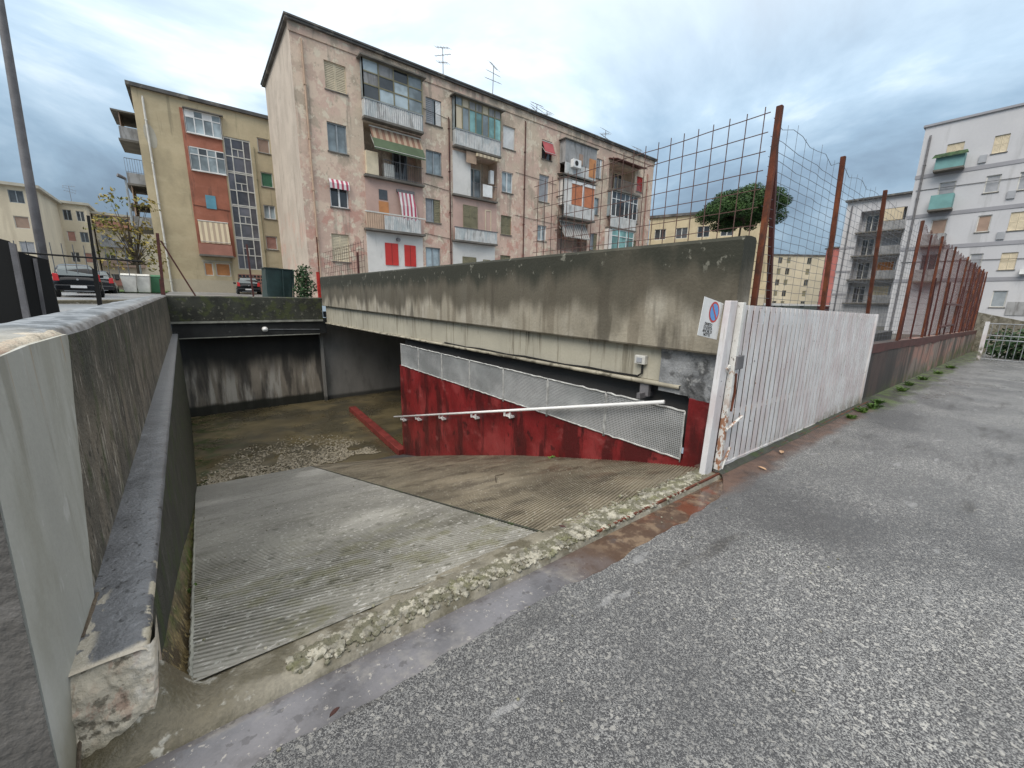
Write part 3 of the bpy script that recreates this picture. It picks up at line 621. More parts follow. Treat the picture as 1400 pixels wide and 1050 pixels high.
m = MB(); m.tube([(2.18, 19.56, .29), (2.18, 19.51, .29), (2.18, 19.48, .29)], [.1, .08, .03], 14); part(m, 'lamp_glass', mt['white'], lp, True)
tag((lambda q: (q.tube([(2.3, 19.62, .28), (4.3, 19.62, .22)], .014, 5), q.obj('conduit', mt['steel'], None, (3.3, 19.62, .25)))[1])(MB()), 'thin pale conduit running from the round lamp along the black beam', 'conduit')
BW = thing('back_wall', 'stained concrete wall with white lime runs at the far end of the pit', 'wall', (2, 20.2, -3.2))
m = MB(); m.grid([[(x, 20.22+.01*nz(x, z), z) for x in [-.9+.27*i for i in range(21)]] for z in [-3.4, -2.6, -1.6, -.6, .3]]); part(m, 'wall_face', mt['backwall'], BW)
m = MB(); m.quad([(4.5, 20.26, -3.4), (14, 20.26, -3.4), (14, 20.26, .7), (4.5, 20.26, .7)]); part(m, 'clean_bay', mt['inner'], BW)
m = MB(); m.box(4.38, 4.5, 20.05, 20.3, -3.3, .6); part(m, 'pilaster', mt['inner'], BW)
# garage shell to the right (dark inside)
G = thing('garage', 'dark underground garage opening to the right of the pit', 'garage', (9, 12, -3.2))
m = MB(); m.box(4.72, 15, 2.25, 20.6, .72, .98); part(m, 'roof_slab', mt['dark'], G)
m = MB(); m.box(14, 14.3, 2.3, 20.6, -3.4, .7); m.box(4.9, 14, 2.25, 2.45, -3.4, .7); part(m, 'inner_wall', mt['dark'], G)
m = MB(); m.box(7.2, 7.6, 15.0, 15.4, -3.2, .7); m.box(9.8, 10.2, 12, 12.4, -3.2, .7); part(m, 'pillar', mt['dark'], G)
kb = MB(); kb.hexa([(4.47, 11.35, -3.2), (4.72, 11.35, -3.2), (5.02, 17.5, -3.2), (4.75, 17.5, -3.2), (4.47, 11.35, -2.98), (4.72, 11.35, -2.98), (5.02, 17.5, -3.0), (4.75, 17.5, -3.0)])
tag(bevel(kb.obj('red_kerb', mt['redkerb'], None, (4.6, 14, -3.2))), 'dark red painted kerb on the pit floor beside the garage opening', 'kerb')

# ------------------------------------------------------------------ right-hand parapet, beam and red wall
PA = thing('parapet', 'long stained concrete parapet above the ramp, black with moss along its top', 'parapet', (4.6, 2, 1.1))
def pt_top(b): return lerp(2.34, 2.52, (b-1.9)/17.8)
def pt_bot(b): return lerp(1.08, 1.26, (b-1.9)/17.8)
pb = [1.93+(19.68-1.93)*i/40 for i in range(41)]
m = MB()
prof = lambda b: [(4.80, b, pt_bot(b)), (4.80, b, pt_top(b)-.04), (4.77, b, pt_top(b)-.005), (4.65, b, pt_top(b)+.012*nz(b*2, 1)), (4.53, b, pt_top(b)-.008), (4.505+.006*nz(b*3, 5), b, pt_top(b)-.045), (4.5, b, lerp(pt_bot(b), pt_top(b), .5)), (4.5, b, pt_bot(b)+.02), (4.515, b, pt_bot(b)), (4.80, b, pt_bot(b))]
m.grid([prof(b) for b in pb]); m.quad(prof(pb[0])[:-1]); m.quad(prof(pb[-1])[:-1])
part(m, 'parapet_wall', mt['parapet'], PA)
BM = thing('edge_beam', 'pale concrete beam with black drips under the stained parapet', 'beam', (4.7, 2, .7))
m = MB(); m.hexa([(4.63, 2.02, .66), (4.9, 2.02, .66), (4.9, 19.6, .52), (4.63, 19.6, .52), (4.63, 2.02, 1.072), (4.9, 2.02, 1.072), (4.9, 19.6, 1.25), (4.63, 19.6, 1.25)]); part(m, 'beam_face', mt['beam'], BM)
m = MB(); rows = []
for i in range(60):
    b = lerp(2.5, 19.6, i/59); z = lerp(.655, .515, (b-2)/17.6); x = 4.56+.014*nz(b*4, 6)
    rows.append([(4.64, b, z+.0), (x, b, z-.004), (x+.004, b, z-.05+.012*nz(b*5, 3)), (4.66, b, z-.06)])
m.grid(rows); part(m, 'bottom_flange', mt['flange'], BM, True)
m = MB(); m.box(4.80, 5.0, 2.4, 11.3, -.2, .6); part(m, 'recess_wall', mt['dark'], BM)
RW = thing('red_wall', 'dark red painted ramp side wall under the grey mesh panels', 'wall', (4.6, 2.1, -.3))
m = MB(); rows = []
for i in range(50):
    b = lerp(2.36, 11.25, i/49)
    rows.append([(4.58+.008*nz(b*2, z*2, 5), b, z) for z in [lerp(-3.35, -.28, (j/12)) for j in range(13)]]+[(4.79, b, -.278)])
m.grid(rows); m.quad([(4.58, 11.25, -3.35), (4.95, 11.25, -3.35), (4.95, 11.25, -.28), (4.58, 11.25, -.28)]); part(m, 'painted_wall', mt['redwall'], RW)
m = MB(); m.box(4.56, 4.92, 2.0, 2.36, -.6, .53); o = bevel(part(m, 'end_pier', mt['redwall'], RW), .012)
m = MB(); m.grid([[(4.6+.02*nz(b*8, z*8), b, z) for b in [2.0+.1*i for i in range(9)]] for z in [.535, .66, .8, .95, 1.075]]); m.quad([(4.6, 2.0, .535), (4.92, 2.0, .535), (4.92, 2.0, 1.075), (4.6, 2.0, 1.075)])
m2 = MB(); m2.grid([[(4.585-.03*max(0, math.sin((b-1.98)*7.5))*max(0, 1-(z-.5)*4)+.02*nz(b*18, z*18), b, z) for b in [1.98+.05*i for i in range(9)]] for z in [.52, .58, .64, .70, .78]])
m2.quad([(4.585, 1.98, .52), (4.9, 1.98, .52), (4.9, 1.98, .78), (4.585, 1.98, .78)])
PI = thing('beam_pier', 'grey cement patched pier between the red wall and the beam behind the white gate', 'pier', (4.7, 2.1, .53))
part(m, 'pier', mt['column'], PI); o = part(m2, 'cement_lump', mt['column'], PI)
# mesh panels over the opening above the red wall
GY = [11.1, 9.92, 8.61, 7.34, 6.10, 4.84, 3.60, 2.38]
lab = ['farthest', 'second farthest', 'third farthest', 'fourth farthest', 'third from the gate', 'second from the gate', 'nearest the white gate']
for i in range(7):
    y1, y0 = GY[i]-.012, GY[i+1]+.012
    g = thing('mesh_panel', f'grey perforated mesh panel above the red wall, {lab[i]} of the seven', 'mesh panel', (4.57, (y0+y1)/2, -.28), 0, 'mesh panels above the red wall')
    q = MB(); q.box(4.572, 4.578, y0, y1, -.262, .345); part(q, 'mesh_sheet', mt['grille'], g)
    q = MB()
    for yy in (y0, y1): q.tube([(4.568+.003*nz(yy, z*9), yy+.006*nz(yy*3, z*14), z) for z in [-.31+.066*k for k in range(11)]], .009, 5)
    def jag(z0, sd): return [(4.566, lerp(y0, y1, k/14), z0+.016*nz(lerp(y0, y1, k/14)*13, sd)) for k in range(15)]
    q.tube(jag(-.268, 1), .012, 6); q.tube(jag(.35, 2), .014, 6); part(q, 'mortar_border', mt['mortar'], g, True)
HR = thing('handrail', 'long white round pole fixed along the red wall and mesh panels', 'handrail', (4.5, 2.6, .43))
m = MB(); m.tube([(4.47, 2.62, .435), (4.47, 11.6, -1.96)], .025, 10); part(m, 'rail_tube', mt['white'], HR, True)
for b in (11.0, 9.95, 8.55, 7.05, 5.85):
    z = .435-(b-2.62)*.2667; m = MB(); m.box(4.5, 4.58, b-.1, b+.1, z-.13, z-.10); m.box(4.47, 4.5, b-.1, b-.07, z-.13, z-.02); m.box(4.47, 4.5, b+.07, b+.1, z-.13, z-.02); part(m, 'bracket', mt['white'], HR)
m = MB(); m.box(4.48, 4.80, 2.98, 3.03, .40, .47); m.box(4.6, 4.66, 2.94, 3.07, .42, .62); part(m, 'hinge_bracket', mt['steelold'], HR)
jb = thing('junction_box', 'small grey electrical box on the pale beam with a black cable below', 'electrical box', (4.6, 3.08, .9))
m = MB(); m.box(4.55, 4.63, 3.0, 3.16, .84, .96); bevel(part(m, 'box', mt['offwhite'], jb), .012)
m = MB(); m.box(4.54, 4.549, 3.04, 3.12, .87, .93); part(m, 'cover', mt['greysh'], jb)
m = MB(); m.tube([(4.60, 3.06, .84), (4.60, 3.06, .72), (4.60, 3.12, .672), (4.60, 3.3, .665)]+[(4.60, 3.5+.5*k, .66-.004*k+.012*math.sin(k*2.1)) for k in range(11)], .014, 6)
tag(m.obj('power_cable', mt['cable'], None, (4.6, 4.5, .66)), 'black cable running along the bottom of the pale beam to the grey box', 'cable')

# ------------------------------------------------------------------ white sliding gate
GT = thing('sliding_gate', 'open white barred sliding gate with chipped rusty paint beside the ramp', 'gate', (4.2, 1.8, -.12))
def gt(a): return lerp(1.64, 1.49, (a-4.2)/5.8)
def gb(a): return lerp(-.07, -.27, (a-4.2)/5.8)
ga0, ga1 = 4.26, 10.1; nb = 39
for i in range(nb):
    a = lerp(ga0+.13, ga1-.06, i/(nb-1)); z0, z1 = gb(a), gt(a); lean = .06*(1-(i/(nb-1)))
    q = MB(); hw = .05
    q.hexa([(a-hw, 1.789, z0), (a+hw, 1.789, z0), (a+hw, 1.80, z0), (a-hw, 1.80, z0), (a-hw, 1.789, z1), (a+hw, 1.789, z1), (a+hw, 1.80, z1), (a-hw, 1.80, z1)])
    part(q, 'bar', mt['gate'], GT)
q = MB(); q.hexa([(ga0, 1.802, gt(ga0)-.05), (ga1, 1.802, gt(ga1)-.05), (ga1, 1.845, gt(ga1)-.05), (ga0, 1.845, gt(ga0)-.05), (ga0, 1.802, gt(ga0)), (ga1, 1.802, gt(ga1)), (ga1, 1.845, gt(ga1)), (ga0, 1.845, gt(ga0))]); part(q, 'top_rail', mt['gate'], GT)
zm = lambda a: lerp(.50, .33, (a-4.2)/5.8)
q = MB(); q.hexa([(ga0, 1.802, zm(ga0)-.025), (ga1, 1.802, zm(ga1)-.025), (ga1, 1.84, zm(ga1)-.025), (ga0, 1.84, zm(ga0)-.025), (ga0, 1.802, zm(ga0)+.025), (ga1, 1.802, zm(ga1)+.025), (ga1, 1.84, zm(ga1)+.025), (ga0, 1.84, zm(ga0)+.025)]); part(q, 'middle_rail', mt['gaterust'], GT)
q = MB(); q.hexa([(ga0, 1.78, gb(ga0)-.12), (ga1, 1.78, gb(ga1)-.1), (ga1, 1.85, gb(ga1)-.1), (ga0, 1.85, gb(ga0)-.12), (ga0, 1.78, gb(ga0)+.02), (ga1, 1.78, gb(ga1)+.0), (ga1, 1.85, gb(ga1)+.0), (ga0, 1.85, gb(ga0)+.02)]); part(q, 'bottom_rail', mt['gate'], GT)
q = MB(); q.hexa([(4.175, 1.75, -.2), (4.235, 1.75, -.2), (4.235, 1.81, -.2), (4.175, 1.81, -.2), (4.25, 1.75, 1.66), (4.31, 1.75, 1.66), (4.31, 1.81, 1.66), (4.25, 1.81, 1.66)]); bevel(part(q, 'end_stile', mt['gaterust'], GT), .006)
q = MB(); q.box(10.09, 10.16, 1.76, 1.82, -.42, 1.49); part(q, 'end_stile', mt['gate'], GT)
q = MB(); q.box(4.235, 4.40, 1.735, 1.80, .99, 1.13); bevel(part(q, 'lock_box', mt['steelold'], GT), .006)
q = MB(); q.tube([(4.20, 1.74, .36), (4.55, 1.74, .45)], .016, 6); part(q, 'latch_rod', mt['gaterust'], GT)
q = MB(); q.tube([(4.24, 1.76, -.12), (4.4, 1.76, .12)], .014, 6); part(q, 'latch_rod', mt['gaterust'], GT)
q = MB(); q.tube([(4.265, 1.745, .55), (4.30, 1.745, .75), (4.27, 1.745, .95)], .013, 5); part(q, 'chain', mt['rust'], GT)
GP = thing('gate_post', 'flat white steel gate post with black spots in front of the no parking sign', 'post', (4.05, 1.85, -.1))
q = MB(); q.hexa([(3.97, 1.80, -.16), (4.13, 1.80, -.16), (4.13, 1.86, -.16), (3.97, 1.86, -.16), (4.085, 1.80, 1.675), (4.235, 1.80, 1.675), (4.235, 1.86, 1.675), (4.085, 1.86, 1.675)]); bevel(part(q, 'post_body', mt['gate'], GP), .006)
q = MB(); q.tube([(4.185, 1.796, .97), (4.16, 1.79, 1.0), (4.2, 1.79, 1.03)], .018, 6); part(q, 'hinge', mt['gaterust'], GP)
# dirt kerb below the gate, with the guide rail
q = MB(); rows = []
for i in range(70):
    a = lerp(4.15, 11.2, i/69); g = gz(a); rows.append([(a, 1.70+.03*nz(a*4, 3), g+.002), (a, 1.76+.02*nz(a*5, 1), g+.025+.02*abs(nz(a*7, 2))), (a, 1.86, g+.03), (a, 1.95, g+.0)])
q.grid(rows); struct(q.obj('gate_kerb', mt['mossface'], smooth=True))
q = MB(); q.hexa([(2.2, 1.725, gz(2.2)-.01), (10.6, 1.725, gz(10.6)), (10.6, 1.745, gz(10.6)), (2.2, 1.745, gz(2.2)-.01), (2.2, 1.725, gz(2.2)+.008), (10.6, 1.725, gz(10.6)+.022), (10.6, 1.745, gz(10.6)+.022), (2.2, 1.745, gz(2.2)+.008)])
tag(q.obj('gate_track', mt['rust'], None, (6, 1.73, -.16)), 'rusty guide rail in the ground along the foot of the white gate', 'rail')
# sign
SG = thing('no_parking_sign', 'white no parking sign tilted behind the white gate post', 'sign', (3.9, 1.885, 1.5)); SG.rotation_euler = (0, R(9), 0)
def flat(pts, name, mat, y): q = MB(); q.quad([(x, y, z) for x, z in pts]); return q.obj(name, mat, SG)
q = MB(); q.box(-.2, .2, 0, .004, -.18, .18); bevel(q.obj('plate', mt['white'], SG), .004)
def disc(r, n=32, x0=.035, z0=.07): return [(x0+r*math.cos(2*math.pi*i/n), z0+r*math.sin(2*math.pi*i/n)) for i in range(n)]
flat(disc(.1), 'red_ring', mt['sgnred'], -.0015); flat(disc(.08), 'blue_disc', mt['sgnblue'], -.003)
flat([(.035-.063, .07+.048), (.035-.048, .07+.063), (.035+.063, .07-.048), (.035+.048, .07-.063)], 'red_bar', mt['sgnred'], -.0045)
for i, t in enumerate(('DIVIETO', 'DI SOSTA', 'ANCHE DI', 'NOTTE')):
    cu = bpy.data.curves.new('text', 'FONT'); cu.body = t; cu.size = .04; cu.align_x = 'CENTER'; cu.offset = .0006; cu.extrude = .0004
    to = bpy.data.objects.new('tmp', cu); sc.collection.objects.link(to); bpy.context.view_layer.update()
    me = bpy.data.meshes.new_from_object(to.evaluated_get(bpy.context.evaluated_depsgraph_get())); bpy.data.objects.remove(to)
    me.materials.clear(); me.materials.append(mt['ink']); o = link('lettering', me, SG, (-.03, -.002, -.07-.033*i)); o.rotation_euler = (R(90), 0, 0)

# ------------------------------------------------------------------ fence on the wall to the right
FW = thing('fence_wall', 'low stained wall under the rusty fence beyond the white gate', 'wall', (20, 1.9, -.5))
def fwt(a): return lerp(1.0, .28, (a-4.9)/32)
q = MB(); q.grid([[(x, 1.845+.01*nz(x*3, 1), z) for x in [9+.45*i for i in range(64)]] for z in (0, 1)]); q.v = [(x, y, fwt(x)+.015 if z else fwt(x)-.16-.14*abs(nz(x*2.3, 3))) for x, y, z in q.v]; part(q, 'rusty_top_strip', mt['brown'], FW)
m = MB(); xs = [4.9+.8*i for i in range(42)]
m.grid([[(x, 1.86+.012*nz(x*2, z*3), z) for x in xs] for z in (-1.2, -.7, -.2, .2)]+[[(x, 1.86, fwt(x)-.02) for x in xs], [(x, 1.885, fwt(x)) for x in xs], [(x, 2.12, fwt(x)) for x in xs], [(x, 2.14, -1.2) for x in xs]])
part(m, 'wall_body', mt['fwall'], FW)
FN = thing('rusty_fence', 'tall rusty post and wire fence along the top of the low wall by the driveway', 'fence', (20, 2, .6))
def bar(mb, p, q, wd):
    p, q = Vector(p), Vector(q); mb.hexa([p+Vector((sx*wd, sy*wd, 0)) for sx, sy in ((-1, -1), (1, -1), (1, 1), (-1, 1))]+[q+Vector((sx*wd, sy*wd, 0)) for sx, sy in ((-1, -1), (1, -1), (1, 1), (-1, 1))])
posts = [(4.92, 4.95), (7.16, 7.5), (9.72, 10.35), (13.7, 13.6), (17.1, 17.4), (20.3, 20.6), (24.6, 24.6), (28.0, 28.0), (30.6, 30.0), (33, 32.6), (35.5, 35)]
for a1, a0 in posts:
    q = MB(); bar(q, (a0, 1.93, fwt(a0)-.3), (a1, 1.93, 3.62), .028); bevel(part(q, 'fence_post', mt['rust'], FN), .006)
for a0 in (15.4, 18.8, 22.5, 26.3, 29.1, 31.4, 34.1, 36.2):
    q = MB(); bar(q, (a0+.25, 1.95, fwt(a0)-.3), (a0, 1.95, 3.5-.5*abs(nz(a0*3, 1))), .02); part(q, 'fence_post', mt['brown'], FN)
for a0, a1 in ((5.75, 5.02), (14.4, 14.05), (18.6, 17.9), (22.0, 21.4), (26.2, 26.0), (29.2, 29.4)):
    q = MB(); bar(q, (a0, 2.0, fwt(a0)-.1), (a1, 1.97, 3.35 if a0 < 7 else 2.5), .024); part(q, 'brace', mt['brown'], FN)
for zz, a0, a1 in ((.9, 20.7, 24.6), (1.7, 21., 26.)):
    q = MB(); bar(q, (a0, 1.9, zz), (a0+.01, 1.9, zz), .01); q = MB(); q.box(a0, a1, 1.88, 1.92, zz, zz+.07); part(q, 'cross_bar', mt['brown'], FN)
for i in range(len(posts)-1):
    a0, a1 = posts[i][0], posts[i+1][0]; q = MB(); near = a0 < 13
    nzr = 26 if near else 18; nx = max(5, int((a1-a0)/(.28 if near else .15))); top = lambda x: 3.52+.10*nz(x*2.6, 4)+.05*math.sin(x*7)
    for k in range(nzr):
        q.tube([(x, 1.975+.03*nz(x*2, k), lerp(fwt(x)+.05, 3.45, k/(nzr-1))+(top(x)-3.45 if k == nzr-1 else .012*nz(x*2, k*3))) for x in [lerp(a0, a1, j/8) for j in range(9)]], .0032, 3, cap=False)
    for k in range(nx): 
        x = lerp(a0, a1, (k+.5)/nx); q.tube([(x, 1.975, fwt(x)+.02), (x+.03*nz(x, 2), 1.98, top(x)+.05)], .0024 if near else .006, 3, cap=False)
    part(q, 'wire_mesh', mt['greywire'] if near else mt['brown'], FN)
# upright grid on the parapet next to the corner post
WG = thing('grid_fence', 'rusty square wire grid standing on the near end of the parapet', 'fence', (4.75, 3.7, 2.4))
ys = [2.0+.172*i for i in range(21)]; q = MB()
for y in ys: q.tube([(4.76, y+.01*nz(y, 3), 2.36), (4.76+.012*nz(y, 5), y+.012*nz(y*3, 9), 3.56+.03*nz(y*9, 1)+.03)], .0052, 4)
part(q, 'upright_wires', mt['rustwire'], WG)
q = MB()
for k in range(7): q.tube([(4.768, y, 2.46+.178*k+.012*nz(y*1.5, k)-.01*math.sin((y-2)*1.)) for y in [1.95+.3*i for i in range(13)]], .0052, 4)
part(q, 'cross_wires', mt['rustwire'], WG)
WG2 = thing('grid_fence', 'thin low wire grid on the far end of the parapet beside the red post', 'fence', (4.75, 17.5, 2.5))
q = MB()
for i in range(20): y = 14.2+.28*i; q.tube([(4.7, y, 2.4), (4.7, y, 3.55)], .007, 3)
for k in range(5): q.tube([(4.7, 14.2, 2.68+.2*k), (4.7, 19.6, 2.66+.22*k)], .007, 3)
part(q, 'wires', mt['rustwire'], WG2)
q = MB(); bar(q, (4.7, 14.9, 2.4), (4.7, 14.9, 3.2), .025); part(q, 'stake', mt['brown'], WG2)
RP_ = thing('red_post', 'bright red painted post at the far left end of the parapet', 'post', (4.55, 20.05, 1.6))
q = MB(); bar(q, (4.52, 20.1, 1.5), (4.52, 20.1, 2.75), .055); bar(q, (4.62, 20.1, 1.5), (4.62, 20.1, 2.2), .045); part(q, 'red_stub', mt['redpost'], RP_)
q = MB(); bar(q, (4.58, 20.1, 2.2), (4.6, 20.1, 4.25), .022); part(q, 'upright', mt['rust'], RP_)
# brown fence posts round the far end of the pit
q = MB(); bar(q, (-.88, 19.8, 1.55), (-.78, 19.8, 3.8), .045); bar(q, (-.72, 19.8, 3.55), (.05, 19.8, 1.6), .028); bar(q, (-.89, 19.75, 1.5), (-.87, 19.75, 2.2), .062)
tag(q.obj('braced_post', mt['brown'], None, (-.8, 19.8, 1.6)), 'dark red iron post with a slanting brace at the left end of the mossy beam', 'post')
q = MB(); bar(q, (1.93, 19.8, 1.55), (1.90, 19.8, 3.66), .03)
tag(q.obj('fence_post', mt['brown'], None, (1.92, 19.8, 1.6)), 'thin dark red post in the middle of the mossy beam in front of the car', 'post')
YF = thing('yard_fence', 'thin dark iron fence with one tall post and a long rail above the left wall', 'fence', (-1.4, 11, 1.45))
q = MB(); bar(q, (-1.43, 11, 1.45), (-1.37, 11, 3.05), .02); bar(q, (-1.44, 10.99, 1.4), (-1.42, 10.99, 2.1), .032); part(q, 'post', mt['black'], YF)
q = MB(); q.tube([(-2.45, 11, 2.33), (-.72, 11, 2.28)], .016, 6); part(q, 'rail', mt['black'], YF)
q = MB()
for i in range(11): x = -2.35+.14*i; q.tube([(x, 11, 2.0), (x, 11, 2.52+.05*nz(i*2.2, 1))], .007, 3)
part(q, 'wires', mt['greywire'], YF)

# ------------------------------------------------------------------ left foreground: black panels, pole, kerb
BP = thing('metal_hoarding', 'black sheet metal panels with grey uprights behind the left wall', 'hoarding', (-2.1, 10, 1.45))
q = MB(); q.prism([(-4.2, 1.05), (-2.14, 1.05), (-2.07, 2.34), (-2.1, 2.40), (-2.18, 2.425), (-4.2, 2.44)], 'y', 9.6, 9.66); part(q, 'panel', mt['black'], BP)
q = MB(); q.hexa([(-2.15, 10, 1.05), (-1.86, 10.3, 1.05), (-1.86, 10.35, 1.05), (-2.15, 10.05, 1.05), (-2.15, 10, 2.28), (-1.87, 10.3, 2.19), (-1.87, 10.35, 2.19), (-2.15, 10.05, 2.28)]); part(q, 'panel', mt['black'], BP)
q = MB(); q.hexa([(-2.13, 9.55, 1.05), (-2.06, 9.55, 1.05), (-2.06, 9.62, 1.05), (-2.13, 9.62, 1.05), (-2.09, 9.55, 2.38), (-2.03, 9.55, 2.36), (-2.03, 9.62, 2.36), (-2.09, 9.62, 2.38)]); part(q, 'upright', mt['steelold'], BP)
q = MB(); bar(q, (-2.02, 10.15, 1.05), (-1.98, 10.15, 2.19), .02); part(q, 'upright', mt['steelold'], BP)
LPo = thing('street_lamp', 'tall grey lamp post at the left edge behind the black panels', 'lamp post', (-2.35, 12.5, 1.45))
q = MB(); q.tube([(-2.35, 12.5, 1.3), (-2.28, 12.5, 4), (-2.17, 12.5, 6.9), (-2.1, 12.5, 9.5)], [.075, .07, .06, .05], 12); part(q, 'pole', mt['steelold'], LPo, True)
q = MB(); q.tube([(-2.1, 12.5, 9.45), (-2.5, 12.3, 9.8), (-3.2, 12.0, 9.9)], .045, 8); part(q, 'arm', mt['steelold'], LPo)
q = MB(); q.tube([(-3.1, 12.05, 9.88), (-3.5, 11.9, 9.9), (-3.8, 11.8, 9.88)], [.07, .13, .06], 8); part(q, 'lamp_head', mt['steel'], LPo)
L2 = thing('street_lamp', 'thin blue grey street lamp beside the left corner of the ochre building', 'lamp post', (-2.9, 41, 1.8))
q = MB(); q.tube([(-2.95, 41, 1.6), (-2.87, 41, 9.6)], [.11, .07], 8); part(q, 'pole', mt['bluefr'], L2)
q = MB(); q.tube([(-3.25, 40.8, 9.75), (-2.85, 41, 9.6)], [.13, .1], 8); part(q, 'lamp_head', mt['steelold'], L2)
q = MB(); q.hexa([(-3.3, 15.5, 1.3), (-1.15, 15.5, 1.3), (-1.1, 16, 1.3), (-3.3, 16, 1.3), (-3.3, 15.5, 1.46), (-1.3, 15.5, 1.5), (-1.25, 16, 1.5), (-3.3, 16, 1.46)])
tag(bevel(q.obj('yard_kerb', mt['lip'], None, (-2.2, 15.7, 1.4)), .03), 'low mossy kerb wall in front of the parked black hatchback', 'kerb')

# ------------------------------------------------------------------ buildings
def facade(mb, x0, x1, z0, z1, holes, y=0., k=0):
    """front wall facing -Y with real openings; holes = (x0,x1,z0,z1,depth,closed)"""
    X = sorted({x0, x1, *[h[0] for h in holes], *[h[1] for h in holes]}); Z = sorted({z0, z1, *[h[2] for h in holes], *[h[3] for h in holes]})
    for i in range(len(X)-1):
        for j in range(len(Z)-1):
            cx_, cz = (X[i]+X[i+1])/2, (Z[j]+Z[j+1])/2
            if any(h[0] < cx_ < h[1] and h[2] < cz < h[3] for h in holes): continue
            mb.quad([(X[i], y, Z[j]), (X[i+1], y, Z[j]), (X[i+1], y, Z[j+1]), (X[i], y, Z[j+1])], k)
    for a, b, c_, d, dp, closed in holes:
        mb.quad([(a, y, c_), (a, y+dp, c_), (a, y+dp, d), (a, y, d)], k); mb.quad([(b, y, c_), (b, y, d), (b, y+dp, d), (b, y+dp, c_)], k)
        mb.quad([(a, y, c_), (b, y, c_), (b, y+dp, c_), (a, y+dp, c_)], k); mb.quad([(a, y, d), (a, y+dp, d), (b, y+dp, d), (b, y, d)], k)
        if closed: mb.quad([(a, y+dp, c_), (b, y+dp, c_), (b, y+dp, d), (a, y+dp, d)], k)
CACHE = {}
def cached(key, fn, mat):
    if key not in CACHE: CACHE[key] = fn().mesh(key[0], mat)
    return CACHE[key]
def louvre(w_, h_, slats):
    q = MB(); t = .05
    q.box(-w_/2, -w_/2+t, -.02, .02, 0, h_); q.box(w_/2-t, w_/2, -.02, .02, 0, h_); q.box(-w_/2+t, w_/2-t, -.02, .02, 0, t); q.box(-w_/2+t, w_/2-t, -.02, .02, h_-t, h_); q.box(-w_/2+t, w_/2-t, -.02, .02, h_*.48, h_*.48+t)
    for i in range(slats):
        z = t+(h_-2*t)*i/slats; dz = (h_-2*t)/slats
        q.quad([(-w_/2+t, -.018, z), (w_/2-t, -.018, z), (w_/2-t, .012, z+dz*.95), (-w_/2+t, .012, z+dz*.95)])
    return q
def frame2(w_, h_, nm=2, tr=0):
    q = MB(); t = .07
    q.box(-w_/2, -w_/2+t, -.03, .03, 0, h_); q.box(w_/2-t, w_/2, -.03, .03, 0, h_); q.box(-w_/2+t, w_/2-t, -.03, .03, 0, t); q.box(-w_/2+t, w_/2-t, -.03, .03, h_-t, h_)
    for i in range(1, nm):
        x = -w_/2+w_*i/nm; q.box(x-.045, x+.045, -.034, .034, t, h_-t)
    for z in ([h_*tr] if tr else []): q.box(-w_/2+t, w_/2-t, -.028, .028, z-.03, z+.03)
    return q
def roller(w_, h_):
    q = MB(); n_ = max(6, int(h_/.09))
    for i in range(n_): z = h_*i/n_; dz = h_/n_; q.quad([(-w_/2, 0, z), (w_/2, 0, z), (w_/2, -.018, z+dz*.5), (-w_/2, -.018, z+dz*.5)]); q.quad([(-w_/2, -.018, z+dz*.5), (w_/2, -.018, z+dz*.5), (w_/2, 0, z+dz), (-w_/2, 0, z+dz)])
    return q
